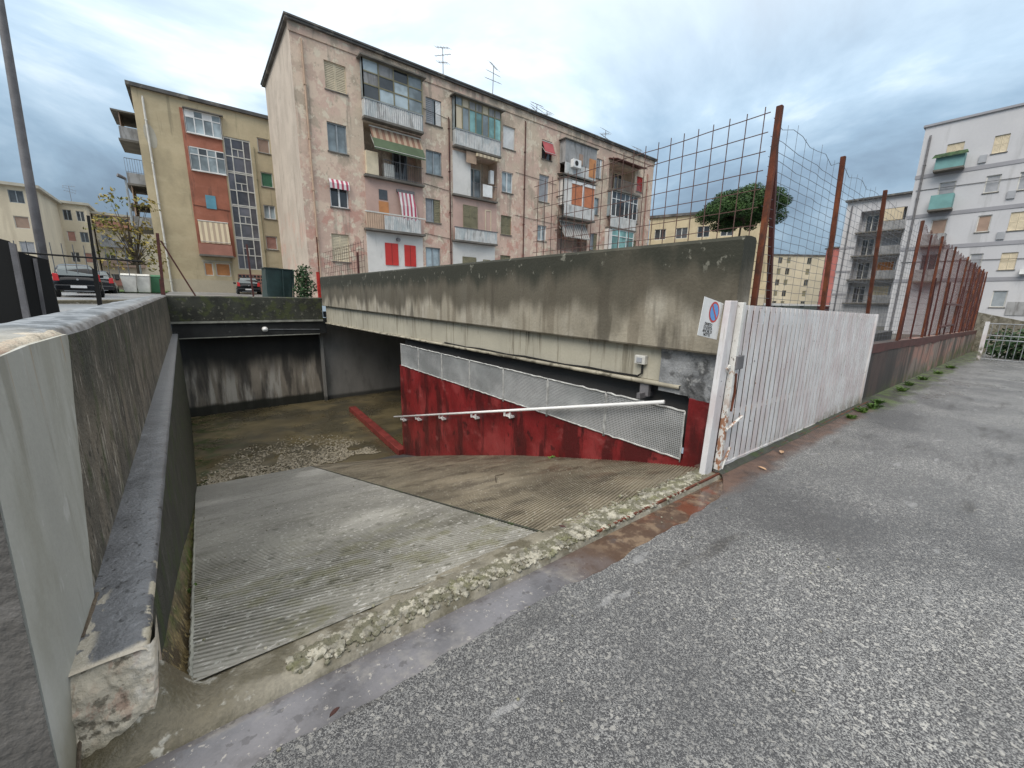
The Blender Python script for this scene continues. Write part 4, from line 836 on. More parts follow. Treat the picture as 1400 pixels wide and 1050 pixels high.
def window(root, x0, x1, z0, z1, kind, fm='offwhite', gm='glass', y=0., sill=True, rec=.13):
    w_, h_ = round(x1-x0, 2), round(z1-z0, 2); xc = (x0+x1)/2
    nm = 2 if w_ > .75 else 1
    loc = (xc, y+rec, z0)
    if kind in ('glass', 'open', 'trans'):
        o = link('window', cached(('window', w_, h_, fm, nm, kind == 'trans'), lambda: frame2(w_, h_, nm, .7 if kind == 'trans' else 0), mt[fm]), root, loc)
        def pn():
            q = MB(); q.quad([(-w_/2, .04, 0), (w_/2, .04, 0), (w_/2, .04, h_), (-w_/2, .04, h_)]); return q
        link('pane', cached(('pane', w_, h_, gm), pn, mt[gm]), o)
        if kind == 'open':
            link('shutter', cached(('shutter', round(w_*.42, 2), h_-.1, 'greysh'), lambda: louvre(w_*.42, h_-.1, 12), mt['greysh']), o, (-w_*.28, -.05, .05))
            link('curtain', cached(('curtain', round(w_*.34, 2), h_-.1), lambda: roller(w_*.34, h_-.1), mt['white']), o, (w_*.3, -.045, .05))
    elif kind == 'shut':
        def bk():
            q = MB(); q.quad([(-w_/2, .05, 0), (w_/2, .05, 0), (w_/2, .05, h_), (-w_/2, .05, h_)]); return q
        o = link('window', cached(('back', w_, h_), bk, mt['glass']), root, loc)
        lw = w_/2-.015
        for s_ in (-1, 1): link('shutter', cached(('shutter', round(lw, 3), h_, fm), lambda: louvre(lw, h_-.02, max(8, int(h_/.1))), mt[fm]), o, (s_*(lw/2+.007), -.03, .01))
    elif kind == 'roll':
        o = link('window', cached(('frame1', w_, h_, 'offwhite'), lambda: frame2(w_, h_, 1), mt['offwhite']), root, loc)
        link('roller_blind', cached(('roller', w_, h_, fm), lambda: roller(w_-.12, h_-.12), mt[fm]), o, (0, 0, .06))
    elif kind == 'half':
        o = link('window', cached(('window', w_, h_, 'bluefr', 2, False), lambda: frame2(w_, h_, 2), mt['bluefr']), root, loc)
        link('pane', cached(('pane2', w_, h_), lambda: roller(w_-.1, h_-.1), mt['greysh']), o, (0, .04, .05))
        link('shutter', cached(('shutter', round(w_*.4, 2), h_, fm), lambda: louvre(w_*.4, h_-.05, 12), mt[fm]), o, (w_*.28, -.06, .02))
    if sill:
        def sl_():
            q = MB(); q.box(-w_/2-.06, w_/2+.06, -rec-.07, -.03, -.07, -.004); return q
        link('sill', cached(('sill', w_, rec), sl_, mt['slab']), o)
    return o
def lbox(root, name, mat, *a):
    q = MB(); q.box(*a); return q.obj(name, mt[mat], root)
def corr(root, name, mat, x0, x1, y, z0, z1, pitch=.14, dep=.03):
    q = MB(); n_ = max(4, int((x1-x0)/pitch)); row0, row1 = [], []
    for i in range(n_*4+1):
        x = lerp(x0, x1, i/(n_*4)); d = dep*(0, 1, 1, 0)[i % 4]; row0.append((x, y-d, z0)); row1.append((x, y-d, z1))
    q.grid([row0, row1]); return q.obj(name, mt[mat], root)
def railing(root, x0, x1, y, z0, z1, sp=.13, mat='steelold', name='railing'):
    q = MB(); q.tube([(x0, y, z1), (x1, y, z1)], .025, 5); q.tube([(x0, y, z0+.06), (x1, y, z0+.06)], .018, 4)
    n_ = int((x1-x0)/sp)
    for i in range(n_+1): x = lerp(x0, x1, i/n_); q.tube([(x, y, z0), (x, y, z1)], .012, 3)
    return q.obj(name, mt[mat], root)
def awning(root, x0, x1, z1, z0, y, proj, mats, split=.65, val=.16):
    q = MB(); p = [(0, z1), (-proj*split, lerp(z1, z0, split)), (-proj, z0), (-proj-.01, z0-val)]
    for i in range(3):
        (a, za), (b, zb) = p[i], p[i+1]
        q.quad([(x0, y+a, za), (x1, y+a, za), (x1, y+b, zb), (x0, y+b, zb)], 0 if i == 0 else min(1, len(mats)-1))
    o = q.obj('awning', [mt[k] for k in mats], root)
    q = MB(); q.tube([(x0-.02, y, z1), (x1+.02, y, z1)], .05, 6); q.tube([(x0, y-proj, z0), (x1, y-proj, z0)], .025, 5)
    for x in (x0+.03, x1-.03): q.tube([(x, y, z1-.5), (x, y-proj, z0)], .018, 4)
    q.obj('awning_frame', mt['offwhite'], o); return o
def glazing(root, x0, x1, y, z0, z1, cols, rows, fm, gms, name='glazed_front', t=.035):
    q = MB()
    for i in range(cols+1): x = lerp(x0, x1, i/cols); q.box(x-t, x+t, y-.03, y+.03, z0, z1)
    for j in range(len(rows)): z = lerp(z0, z1, rows[j]); q.box(x0+t, x1-t, y-.027, y+.027, z-t, z+t)
    o = q.obj(name, mt[fm], root)
    rs = sorted({0., 1., *rows})
    for i in range(cols):
        for j in range(len(rs)-1):
            xa, xb, za, zb = lerp(x0, x1, i/cols), lerp(x0, x1, (i+1)/cols), lerp(z0, z1, rs[j]), lerp(z0, z1, rs[j+1])
            p = MB(); p.quad([(xa+t, y+.01, za+t), (xb-t, y+.01, za+t), (xb-t, y+.01, zb-t), (xa+t, y+.01, zb-t)]); p.obj('pane', mt[gms[(i*7+j*3+int(xa*5)) % len(gms)]], o)
    return o
def pipe(root, x, z0, z1, mat, y=-.09, r=.055, name='downpipe'):
    q = MB(); q.tube([(x, y, z0), (x, y, z1-.15), (x, .0, z1)], r, 7)
    zz = z0+1
    while zz < z1-.5: q.box(x-r-.02, x+r+.02, y-r-.01, .0, zz, zz+.05); zz += 2.9
    return q.obj(name, mt[mat], root)

def antenna(x, y, z, h, lab, tilt=0):
    t = thing('roof_antenna', lab, 'antenna', (x, y, z), 0, 'roof antennas'); q = MB(); q.tube([(0, 0, 0), (tilt, 0, h)], .03, 5); q.obj('mast', mt['steelold'], t)
    q = MB(); rr = random.Random(int(x*10))
    for k in range(3):
        zz = h*(1-.16*k); ang = rr.uniform(-.6, .6); ln = rr.uniform(.5, .8)
        d = Vector((math.cos(ang), math.sin(ang)*.5, rr.uniform(-.35, .35))); c_ = Vector((tilt*zz/h, 0, zz)); q.tube([c_-d*ln, c_+d*ln], .02, 4)
        for s_ in (-.9, -.45, 0, .45, .9):
            e_ = Vector((-d.y*.3, d.x*.35, .22)); q.tube([c_+d*ln*s_-e_, c_+d*ln*s_+e_], .012, 3)
    q.obj('elements', mt['steelold'], t); return t

# ---- pink block
ZB = 1.3
PK = thing('apartment_building', 'long five storey pink and beige apartment block with peeling plaster and mixed balconies', 'apartment block', (6.0, 28.8, ZB))
def A(x): return x-6.0
def Zl(z): return z-ZB
wins = [(7.78, 9.05, 14.1, 15.65, 'shut', 'creamsh', ''), (7.7, 8.87, 10.63, 12.3, 'glass', 'bluefr', 'glassb'), (7.6, 8.73, 7.34, 8.9, 'glass', 'white', 'glass'), (7.48, 8.58, 3.97, 5.7, 'shut', 'creamsh', ''), (7.4, 8.5, 1.6, 2.45, 'glass', 'bluefr', 'glass'),
 (14.45, 15.7, 13.9, 15.57, 'open', 'bluefr', 'glass'), (14.36, 15.64, 10.58, 12.18, 'glass', 'bluefr', 'glassb'), (14.24, 15.45, 7.26, 8.9, 'half', 'olivesh', ''), (14.15, 15.37, 3.8, 5.45, 'glass', 'bluefr', 'glassb'),
 (21.28, 22.53, 13.8, 15.5, 'roll', 'white', ''), (21.2, 22.35, 10.45, 12.06, 'glass', 'white', 'glassb'), (21.13, 22.24, 7.1, 8.63, 'shut', 'olivesh', ''), (21.1, 22.2, 3.8, 5.4, 'shut', 'olivesh', ''),
 (25.5, 26.7, 13.87, 15.42, 'glass', 'brown', 'glass'), (25.3, 26.5, 10.35, 12.6, 'roll', 'greysh', ''), (25.27, 26.35, 7.0, 8.35, 'glass', 'white', 'glassb'),
 (32.75, 33.6, 13.6, 15.4, 'open', 'offwhite', 'glass'), (32.25, 33.4, 10.2, 11.8, 'glass', 'bluefr', 'glassb'), (32.4, 33.4, 6.8, 8.4, 'half', 'olivesh', ''),
 (39.4, 40.45, 13.5, 15.0, 'shut', 'redsh', ''), (39.3, 40.1, 10.2, 11.67, 'glass', 'white', 'glass'), (39.2, 40.1, 6.9, 8.4, 'shut', 'olivesh', '')]
hl = [(A(a), A(b), Zl(c_), Zl(d), .25, False) for a, b, c_, d, *_ in wins]
logg = [(9.95, 14.0, 9.7, 12.85), (9.95, 14.0, 13.3, 16.2), (16.55, 20.7, 9.55, 12.6), (16.55, 20.7, 13.2, 16.0), (27.7, 31.9, 6.4, 9.1), (27.8, 31.9, 13.2, 15.6), (34.7, 39.0, 12.9, 15.4)]
hl += [(A(a), A(b), Zl(c_), Zl(d), 1.3, True) for a, b, c_, d in logg]
XE = 36.3; TOP = Zl(17.0)
m = MB(); facade(m, 0, XE, 0, TOP, hl)
m.quad([(XE, 0, 0), (XE, 9.4, 0), (XE, 9.4, TOP), (XE, 0, TOP)]); m.quad([(0, 9.4, 0), (XE, 9.4, 0), (XE, 9.4, TOP), (0, 9.4, TOP)])
m.obj('facade_wall', mt['pink'], PK)
m = MB(); m.quad([(0, 0, 0), (0, 9.4, 0), (0, 9.4, TOP), (0, 0, TOP)]); m.obj('gable_wall', mt['gable'], PK)
lbox(PK, 'roof', 'cornice', -.2, XE+.2, -.24, 9.6, TOP, TOP+.12); lbox(PK, 'roof_edge', 'cornice', -.25, XE+.25, -.29, 9.66, TOP+.123, TOP+.22)
lbox(PK, 'cornice_band', 'pink', -.06, XE+.06, -.06, 0, TOP-.5, TOP-.003)
for a, b, c_, d, k, f_, g_ in wins: window(PK, A(a), A(b), Zl(c_), Zl(d), k, f_, g_ or 'glass')
pipe(PK, A(6.62), 0, Zl(16.3), 'cloth'); pipe(PK, A(16.25), 0, Zl(14.7), 'brown', r=.045); pipe(PK, A(23.55), 0, Zl(16.3), 'brown', r=.05)
pipe(PK, A(41.2), 0, Zl(15.5), 'rosesh', r=.06)
# small striped awning
q = MB(); q.quad([(A(7.55), -.02, Zl(9.0)), (A(8.78), -.02, Zl(9.0)), (A(8.78), -.2, Zl(8.75)), (A(7.55), -.2, Zl(8.75))]); q.quad([(A(7.55), -.2, Zl(8.75)), (A(8.78), -.2, Zl(8.75)), (A(8.78), -.21, Zl(8.42)), (A(7.55), -.21, Zl(8.42))]); q.obj('awning', mt['awnpink'], PK)
awning(PK, A(25.5), A(26.75), Zl(15.3), Zl(14.3), 0, .45, ['awnred'], .6, .1)
# column 2
pj = .42
def veranda(x0, x1, zp0, zp1, zt, cols, rows, fm, gms):
    lbox(PK, 'balcony_slab', 'slab', x0-.06, x1+.06, -pj-.05, 0, zp0-.14, zp0-.003)
    corr(PK, 'balcony_panel', 'panel', x0, x1, -pj, zp0, zp1); lbox(PK, 'balcony_side', 'panel', x0-.02, x0+.02, -pj, 0, zp0, zp1); lbox(PK, 'balcony_side', 'panel', x1-.02, x1+.02, -pj, 0, zp0, zp1)
    lbox(PK, 'top_rail', 'bluefr', x0-.03, x1+.03, -pj-.05, -pj+.03, zp1, zp1+.06)
    glazing(PK, x0, x1, -pj, zp1+.063, zt, cols, rows, fm, gms); glazing(PK, x0, x0+.001, -pj, zp1+.063, zt, 1, rows, fm, gms)
    for x in (x0, x1): lbox(PK, 'side_glass', 'glassb', x-.012, x+.012, -pj+.035, -.003, zp1+.06, zt)
    lbox(PK, 'veranda_roof', 'slab', x0-.22, x1+.22, -pj-.3, 0, zt+.003, zt+.09)
veranda(A(9.95), A(13.98), Zl(13.08), Zl(14.05), Zl(16.32), 4, [0, .36, .68, 1], 'olivesh', ['glassb', 'glassb', 'zinc', 'glassb', 'glass'])
veranda(A(16.6), A(20.72), Zl(12.9), Zl(13.93), Zl(16.1), 7, [0, .72, 1], 'olivesh', ['glasst', 'zinc', 'glassb', 'zinc', 'glasst', 'beige'])
lbox(PK, 'balcony_slab', 'slab', A(9.8), A(14.05), -.35, .6, Zl(9.52), Zl(9.66)); railing(PK, A(11.1), A(13.95), -.3, Zl(9.67), Zl(10.75)); lbox(PK, 'storage_cabinet', 'creamsh', A(9.95), A(10.75), -.25, .25, Zl(9.7), Zl(11.1)); lbox(PK, 'white_appliance', 'offwhite', A(11.2), A(11.9), -.1, .4, Zl(9.7), Zl(10.6))
awning(PK, A(10.35), A(13.95), Zl(12.7), Zl(11.25), -.02, .75, ['awnbrown', 'awngreen'], .55, .12)
window(PK, A(12.3), A(13.4), Zl(9.75), Zl(12.2), 'glass', 'bluefr', 'glass', y=1.0, sill=False)
lbox(PK, 'infill_wall', 'pinkinfill', A(9.85), A(14.02), -.03, .0, Zl(6.15), Zl(9.5))
lbox(PK, 'balcony_slab', 'slab', A(9.6), A(13.95), -.5, -.031, Zl(6.12), Zl(6.25)); corr(PK, 'balcony_panel', 'panel', A(10.9), A(13.6), -.46, Zl(6.26), Zl(7.2)); corr(PK, 'balcony_panel', 'cloth', A(9.65), A(10.87), -.46, Zl(6.26), Zl(7.25)); lbox(PK, 'top_rail', 'offwhite', A(9.6), A(13.95), -.5, -.42, Zl(7.26), Zl(7.34))
lbox(PK, 'vent_window', 'glass', A(10.75), A(11.35), -.05, -.031, Zl(8.25), Zl(8.9)); lbox(PK, 'door', 'orangew', A(10.72), A(11.4), -.05, -.031, Zl(7.0), Zl(8.15))
o = lbox(PK, 'awning_box', 'steelold', A(12.0), A(13.3), -.2, -.031, Zl(8.9), Zl(9.1)); q = MB(); rows = []
for i in range(9): x = lerp(A(12.05), A(13.2), i/8); rows.append([(x, -.2, Zl(8.9)), (x+.1, -.42, Zl(8.0)), (x+.14, -.48, Zl(7.1)+.05*math.sin(i*1.7))])
q.grid(rows); q.obj('striped_curtain', mt['awnpink'], PK)
lbox(PK, 'infill_wall', 'whiteinfill', A(9.75), A(13.9), -.04, .0, 0, Zl(6.1))
for x0, x1, z1 in ((11.0, 11.95, 5.45), (12.43, 13.3, 5.43)):
    o = lbox(PK, 'red_shutter', 'redsh', A(x0), A(x1), -.09, -.041, Zl(3.95), Zl(z1)); q = MB(); q.box(A((x0+x1)/2)-.01, A((x0+x1)/2)+.01, -.1, -.091, Zl(3.97), Zl(z1)-.03); q.obj('leaf_gap', mt['brown'], o)
q = MB(); q.tube([(A(11.95), -.05, Zl(5.75)), (A(11.95), -.28, Zl(5.7))], .13, 8); q.obj('wall_lamp', mt['steelold'], PK)
# column 4
lbox(PK, 'balcony_slab', 'slab', A(16.45), A(20.6), -.3, .6, Zl(9.4), Zl(9.53)); lbox(PK, 'white_panel', 'whiteinfill', A(16.55), A(18.15), -.02, .05, Zl(9.54), Zl(12.6)); railing(PK, A(18.2), A(20.5), -.25, Zl(9.55), Zl(10.6)); lbox(PK, 'hung_sheet', 'white', A(19.1), A(20.0), -.33, -.29, Zl(9.7), Zl(10.6))
window(PK, A(18.5), A(19.9), Zl(9.6), Zl(12.1), 'glass', 'offwhite', 'glassb', y=1.1, sill=False); lbox(PK, 'rolled_awning', 'awncream', A(18.4), A(20.6), -.55, -.35, Zl(12.45), Zl(12.65)); lbox(PK, 'hung_cloth', 'cloth', A(17.6), A(18.5), -.3, -.25, Zl(11.9), Zl(12.7)); lbox(PK, 'boiler', 'white', A(20.1), A(20.45), .1, .4, Zl(10.9), Zl(11.9))
lbox(PK, 'infill_wall', 'pinkinfill', A(16.5), A(20.65), -.03, 0, Zl(6.1), Zl(9.38))
window(PK, A(17.4), A(18.75), Zl(7.2), Zl(8.9), 'shut', 'olivesh', y=-.17, sill=False); window(PK, A(19.5), A(20.1), Zl(7.15), Zl(8.8), 'glass', 'creamsh', 'glassb', y=-.16, sill=False)
lbox(PK, 'balcony_slab', 'slab', A(16.4), A(20.5), -.45, -.031, Zl(6.05), Zl(6.17)); corr(PK, 'balcony_panel', 'panel', A(16.45), A(20.45), -.42, Zl(6.18), Zl(7.05)); lbox(PK, 'top_rail', 'steelold', A(16.4), A(20.5), -.46, -.38, Zl(7.06), Zl(7.13))
lbox(PK, 'infill_wall', 'whiteinfill', A(16.45), A(20.5), -.04, 0, 0, Zl(6.03)); window(PK, A(17.3), A(18.6), Zl(3.3), Zl(5.0), 'shut', 'olivesh', y=-.18, sill=False); window(PK, A(19.3), A(20.0), Zl(3.3), Zl(4.9), 'glass', 'olivesh', 'glass', y=-.17, sill=False)
# column 7
lbox(PK, 'balcony_slab', 'slab', A(27.6), A(32.0), -.75, 0, Zl(12.85), Zl(12.98)); lbox(PK, 'sheet_enclosure', 'zinc', A(27.7), A(31.9), -.7, -.003, Zl(13.9), Zl(15.75)); corr(PK, 'balcony_panel', 'panel', A(27.7), A(31.9), -.7, Zl(12.99), Zl(13.9)); lbox(PK, 'enclosure_roof', 'slab', A(27.5), A(32.05), -.85, 0, Zl(15.753), Zl(15.82))
for x0, x1, zz0, zz1, mm_ in ((29.5, 30.0, 14.0, 14.9, 'brownsh'), (30.9, 31.8, 13.2, 14.8, 'orangew')): lbox(PK, 'enclosure_window', mm_, A(x0), A(x1), -.74, -.701, Zl(zz0), Zl(zz1))
o = lbox(PK, 'air_conditioner', 'white', A(28.4), A(29.4), -1.1, -.71, Zl(13.55), Zl(14.2)); q = MB(); q.tube([(A(28.8), -1.11, Zl(13.88)), (A(28.8), -1.12, Zl(13.88))], .22, 12); q.obj('fan_grille', mt['ink'], o)
lbox(PK, 'balcony_slab', 'slab', A(27.6), A(32.0), -.85, 0, Zl(9.2), Zl(9.36)); corr(PK, 'balcony_panel', 'panel', A(27.7), A(31.9), -.8, Zl(9.37), Zl(10.35)); lbox(PK, 'enclosure_wall', 'whiteinfill', A(27.7), A(31.9), -.72, -.003, Zl(10.36), Zl(12.6)); lbox(PK, 'enclosure_roof', 'slab', A(27.5), A(32.0), -.85, 0, Zl(12.603), Zl(12.66))
for x0, x1 in ((28.7, 30.1), (30.35, 31.8)): 
    o = link('orange_blind', cached(('oblind', round(x1-x0, 2)), lambda: roller(x1-x0, 2.0), mt['oranges']), PK, ((A(x0)+A(x1))/2, -.735, Zl(10.45)))
lbox(PK, 'blind_post', 'white', A(30.1), A(30.35), -.78, -.721, Zl(10.4), Zl(12.55)); lbox(PK, 'blind_box', 'white', A(28.65), A(31.85), -.79, -.722, Zl(12.25), Zl(12.5))
awning(PK, A(27.9), A(31.5), Zl(9.05), Zl(7.6), -.02, .8, ['awngrey'], .9, .1); railing(PK, A(27.7), A(31.5), -.2, Zl(6.3), Zl(7.3)); pipe(PK, A(27.5), 0, Zl(13), 'cable', y=-.8, r=.05, name='black_pipe')
# column 9
q = MB(); q.hexa([(A(34.5), -1.1, Zl(15.45)), (A(39.6), -1.1, Zl(15.45)), (A(39.6), 0, Zl(15.7)), (A(34.5), 0, Zl(15.7)), (A(34.5), -1.1, Zl(15.53)), (A(39.6), -1.1, Zl(15.53)), (A(39.6), 0, Zl(15.8)), (A(34.5), 0, Zl(15.8))]); q.obj('canopy', mt['brown'], PK)
lbox(PK, 'balcony_slab', 'slab', A(34.6), A(39.2), -.8, 0, Zl(12.68), Zl(12.82)); railing(PK, A(34.7), A(39.1), -.75, Zl(12.83), Zl(13.8)); window(PK, A(36.9), A(38.2), Zl(13), Zl(15.1), 'glass', 'creamsh', 'glass', y=1.0, sill=False)
lbox(PK, 'balcony_slab', 'slab', A(34.6), A(39.1), -.6, 0, Zl(9.1), Zl(9.24)); corr(PK, 'balcony_panel', 'panel', A(34.7), A(39.0), -.55, Zl(9.25), Zl(10.3)); glazing(PK, A(34.7), A(39.0), -.55, Zl(10.3), Zl(12.66), 6, [0, .7, 1], 'white', ['glassb', 'glass', 'glass'])
lbox(PK, 'side_glass', 'glassb', A(34.69), A(34.71), -.51, -.003, Zl(10.3), Zl(12.6)); glazing(PK, A(35.1), A(38.8), -.5, Zl(6.5), Zl(9.05), 3, [0, .75, 1], 'white', ['glasst']); lbox(PK, 'side_wall', 'whiteinfill', A(34.6), A(35.06), -.5, 0, Zl(5), Zl(9.05))
rr_ = random.Random(3)
for a_, b_, zz in ((14.1, 16.2, 14.75), (14.1, 16.2, 9.85), (14.1, 16.2, 6.4), (22.6, 27.4, 12.2), (22.6, 27.4, 8.8)): q = MB(); q.tube([(A(a_), -.03, Zl(zz)), (A(b_), -.03, Zl(zz-.18))], .015, 4); q.obj('wall_cable', mt['cable'], PK)
for i, (x, h, lb_, tl) in enumerate([(17.1, 3.1, 'tall roof antenna above the second balcony column of the pink block', .0), (21.7, 3.4, 'tallest roof antenna of the pink block with a tangled head', .15), (26.7, 1.9, 'short plain mast just left of a small antenna on the pink block roof', 0), (28.2, 1.7, 'small leaning antenna in the middle of the pink block roof', -.25), (36.3, 2.1, 'antenna with a long boom towards the right of the pink block roof', .1), (42.0, 1.6, 'small antenna at the right end of the pink block roof behind the wire grid', 0)]):
    antenna(x, 31, 17.25, h, lb_, tl)

# ---- ochre block
YB = thing('apartment_building', 'ochre apartment block with brick red balcony column and tall stairwell window behind the pit', 'apartment block', (-1.9, 43, 1.7))
def A2(x): return x+1.9
def Z2(z): return z-1.7
sw = [(5.75, 6.65, 13.7, 14.85, 'roll', 'brownsh'), (5.75, 6.65, 10.98, 12.17, 'roll', 'greensh'), (5.7, 6.6, 8.35, 9.5, 'glass', 'white'), (5.62, 6.5, 5.75, 6.9, 'roll', 'rosesh'), (5.6, 6.4, 3.1, 4.2, 'roll', 'awncream')]
hl = [(A2(a), A2(b), Z2(c_), Z2(d), .25, False) for a, b, c_, d, *_ in sw]+[(A2(3.35), A2(5.2), Z2(3.9), Z2(14.4), .2, False), (A2(3.25), A2(5.15), Z2(2.0), Z2(3.5), .2, False), (A2(.95), A2(1.55), Z2(3.25), Z2(4.35), .2, False), (A2(1.72), A2(2.75), Z2(3.25), Z2(4.3), .2, False)]
m = MB(); TY = Z2(16.4); facade(m, 0, 16, 0, TY, hl); m.quad([(0, 0, 0), (0, 11, 0), (0, 11, TY), (0, 0, TY)]); m.quad([(16, 0, 0), (16, 11, 0), (16, 11, TY), (16, 0, TY)]); m.quad([(0, 11, 0), (16, 11, 0), (16, 11, TY), (0, 11, TY)])
m.obj('facade_wall', mt['yellow'], YB); lbox(YB, 'roof', 'cornice', -.25, 16.2, -.25, 11.2, TY, TY+.25)
for a, b, c_, d, k, f_ in sw: window(YB, A2(a), A2(b), Z2(c_), Z2(d), k, f_, 'glassb')
pipe(YB, A2(-1.32), 0, Z2(15.9), 'offwhite', r=.07); pipe(YB, A2(5.45), 0, Z2(14.0), 'olivesh', r=.04)
q = MB(); q.prism([(A2(-1.2)+(.36+.05*nz(k, 3))*math.cos(k*.45), Z2(13.3)+(.8+.1*nz(k, 5))*math.sin(k*.45)-.25*math.cos(k*.45)) for k in range(14)], 'y', -.012, 0); q.obj('repair_patch', mt['patch'], YB)
lbox(YB, 'balcony_column', 'brick', A2(.75), A2(3.25), -.05, 0, Z2(4.9), Z2(16.0)-.25)
lbox(YB, 'hood', 'slab', A2(.95), A2(3.5), -.35, -.051, Z2(15.72), Z2(15.8))
for z0, z1, g_ in ((14.1, 15.68, ['glassb', 'white', 'glassb', 'glassb']), (11.4, 13.05, ['glassb', 'glassb', 'glassb', 'glass'])):
    o = glazing(YB, A2(1.02), A2(3.28), -.12, Z2(z0), Z2(z1), 4, [0, .7, 1], 'white', g_, 'veranda_window'); lbox(YB, 'veranda_sill', 'white', A2(.98), A2(3.32), -.2, -.051, Z2(z0)-.08, Z2(z0)-.037)
    for x in (1.0, 3.3): lbox(YB, 'veranda_side', 'white', A2(x)-.03, A2(x)+.03, -.15, -.051, Z2(z0), Z2(z1))
lbox(YB, 'blue_hatch', 'bluebox', A2(1.65), A2(2.32), -.1, -.051, Z2(8.6), Z2(9.62)); q = MB(); q.tube([(A2(.8), -.08, Z2(8.75)), (A2(3.2), -.08, Z2(8.6))], .02, 4); q.obj('cable', mt['cable'], YB)
awning(YB, A2(.95), A2(2.95), Z2(7.6), Z2(5.95), -.051, .5, ['awncream'], .95, .12)
lbox(YB, 'balcony_parapet', 'terr', A2(.78), A2(3.0), -.75, -.052, Z2(4.92), Z2(5.75)); lbox(YB, 'balcony_slab', 'slab', A2(.74), A2(3.04), -.8, -.052, Z2(4.78), Z2(4.915))
for a, b in ((.95, 1.55), (1.72, 2.75)): window(YB, A2(a), A2(b), Z2(3.25), Z2(4.32), 'roll', 'orangew', sill=False, rec=.08)
lbox(YB, 'window_surround', 'patch', A2(.85), A2(2.9), -.02, 0, Z2(4.36), Z2(4.5))
# stairwell window: one frame, each pane its own piece
q = MB(); xs_ = [3.38, 3.86, 4.68, 5.17]; zs_ = []
for k in range(4): zs_ += [3.95+2.62*k, 3.95+2.62*k+1.15, 3.95+2.62*k+1.75, 3.95+2.62*k+2.5]
zs_ += [14.38]
for x in xs_: q.box(A2(x)-.035, A2(x)+.035, .05, .12, Z2(3.92), Z2(14.38))
for k, z in enumerate(zs_):
    if k % 4 == 2: q.box(A2(3.9), A2(4.65), .055, .115, Z2(z)-.03, Z2(z)+.03); q.box(A2(4.27)-.03, A2(4.27)+.03, .056, .114, Z2(z)-.58, Z2(z)-.03)
    else: q.box(A2(3.38), A2(5.17), .055, .115, Z2(z)-.04, Z2(z)+.04)
sw_ = q.obj('stair_window', mt['offwhite'], YB)
for k in range(4):
    z0 = 3.95+2.62*k
    cells = [(3.38, 3.86, z0, z0+1.15), (3.86, 4.68, z0, z0+1.15), (4.68, 5.17, z0, z0+1.15), (3.38, 3.86, z0+1.15, z0+2.5), (4.68, 5.17, z0+1.15, z0+2.5), (3.86, 4.27, z0+1.15, z0+1.75), (4.27, 4.68, z0+1.15, z0+1.75), (3.86, 4.68, z0+1.75, z0+2.5), (3.38, 5.17, z0+2.5, z0+2.62)]
    for a, b, c_, d in cells: p = MB(); p.quad([(A2(a)+.01, .1, Z2(c_)), (A2(b)-.01, .1, Z2(c_)), (A2(b)-.01, .1, Z2(d)), (A2(a)+.01, .1, Z2(d))]); p.obj('pane', mt['glassg'], sw_)
q = MB(); q.quad([(A2(3.25), .18, Z2(2)), (A2(5.15), .18, Z2(2)), (A2(5.15), .18, Z2(3.5)), (A2(3.25), .18, Z2(3.5))]); q.obj('doorway', mt['glass'], YB)
q = MB()
for i in range(8): x = lerp(3.25, 5.15, i/7); q.box(A2(x)-.03, A2(x)+.03, .0, .06, Z2(2), Z2(3.5))
for j in range(6): z = lerp(2.05, 3.47, j/5); q.box(A2(3.25), A2(5.15), .003, .057, Z2(z)-.04, Z2(z)+.04)
q.obj('entrance_grille', mt['rosesh'], YB)
for z0, z1, zt, open_ in ((12.9, 13.75, 14.7, 1), (9.85, 10.6, 11.6, 0), (6.75, 7.5, 8.3, 1)):
    lbox(YB, 'side_balcony', 'zinc', -1.05, -.003, .6, 3.8, Z2(z0), Z2(z1)); lbox(YB, 'side_balcony_slab', 'slab', -1.15, -.003, .5, 3.9, Z2(z0)-.15, Z2(z0)-.003)
    if open_: lbox(YB, 'side_blind', 'brownsh', -.95, -.9, .65, 3.7, Z2(z1), Z2(zt)); lbox(YB, 'side_roof', 'slab', -1.35, -.003, .5, 3.9, Z2(zt)+.003, Z2(zt)+.1)
    else: railing(YB, -1.05, -.05, .62, Z2(z1), Z2(zt)); lbox(YB, 'side_screen', 'cloth', -.9, -.86, .6, 3.7, Z2(7.6), Z2(9.68))

# ---- pale grey block on the right
def sca(b, z, f): return b*f, 1.65+(z-1.65)*f
GF = 55/39.
GB = thing('apartment_building', 'tall pale grey apartment block with grey bands and turquoise balconies at the right edge', 'apartment block', (55, 8.9, -1.06), R(-90))
def gx(b): return 8.9-b*GF
def gzz(z): return 1.65+(z-1.65)*GF+1.06
gw = [(3.15, 2.55, 10.72, 11.7, 'open2'), (3.1, 2.5, 8.5, 9.48, 'greysh'), (3.05, 2.48, 6.22, 7.2, 'brownsh'), (3.0, 2.45, 3.98, 4.93, 'greysh'), (1.72, 1.08, 3.9, 4.9, 'creamsh'), (1.68, 1.08, 1.67, 2.66, 'bluefr'), (1.76, 1.1, 6.16, 7.2, 'creamsh'), (1.8, 1.2, 8.42, 9.42, 'greysh'), (1.8, 1.2, 10.7, 11.65, 'creamsh'), (3.0, 2.4, 1.67, 2.66, 'greysh'), (.4, -.3, 8.4, 9.4, 'greysh'), (.4, -.3, 6.2, 7.2, 'brownsh'), (.4, -.3, 3.9, 4.9, 'greysh')]
gd = [(5.12, 4.37, 10.2, 11.76), (5.1, 4.35, 7.85, 9.48), (5.08, 4.35, 5.6, 7.23), (5.2, 4.45, 3.3, 5.03)]
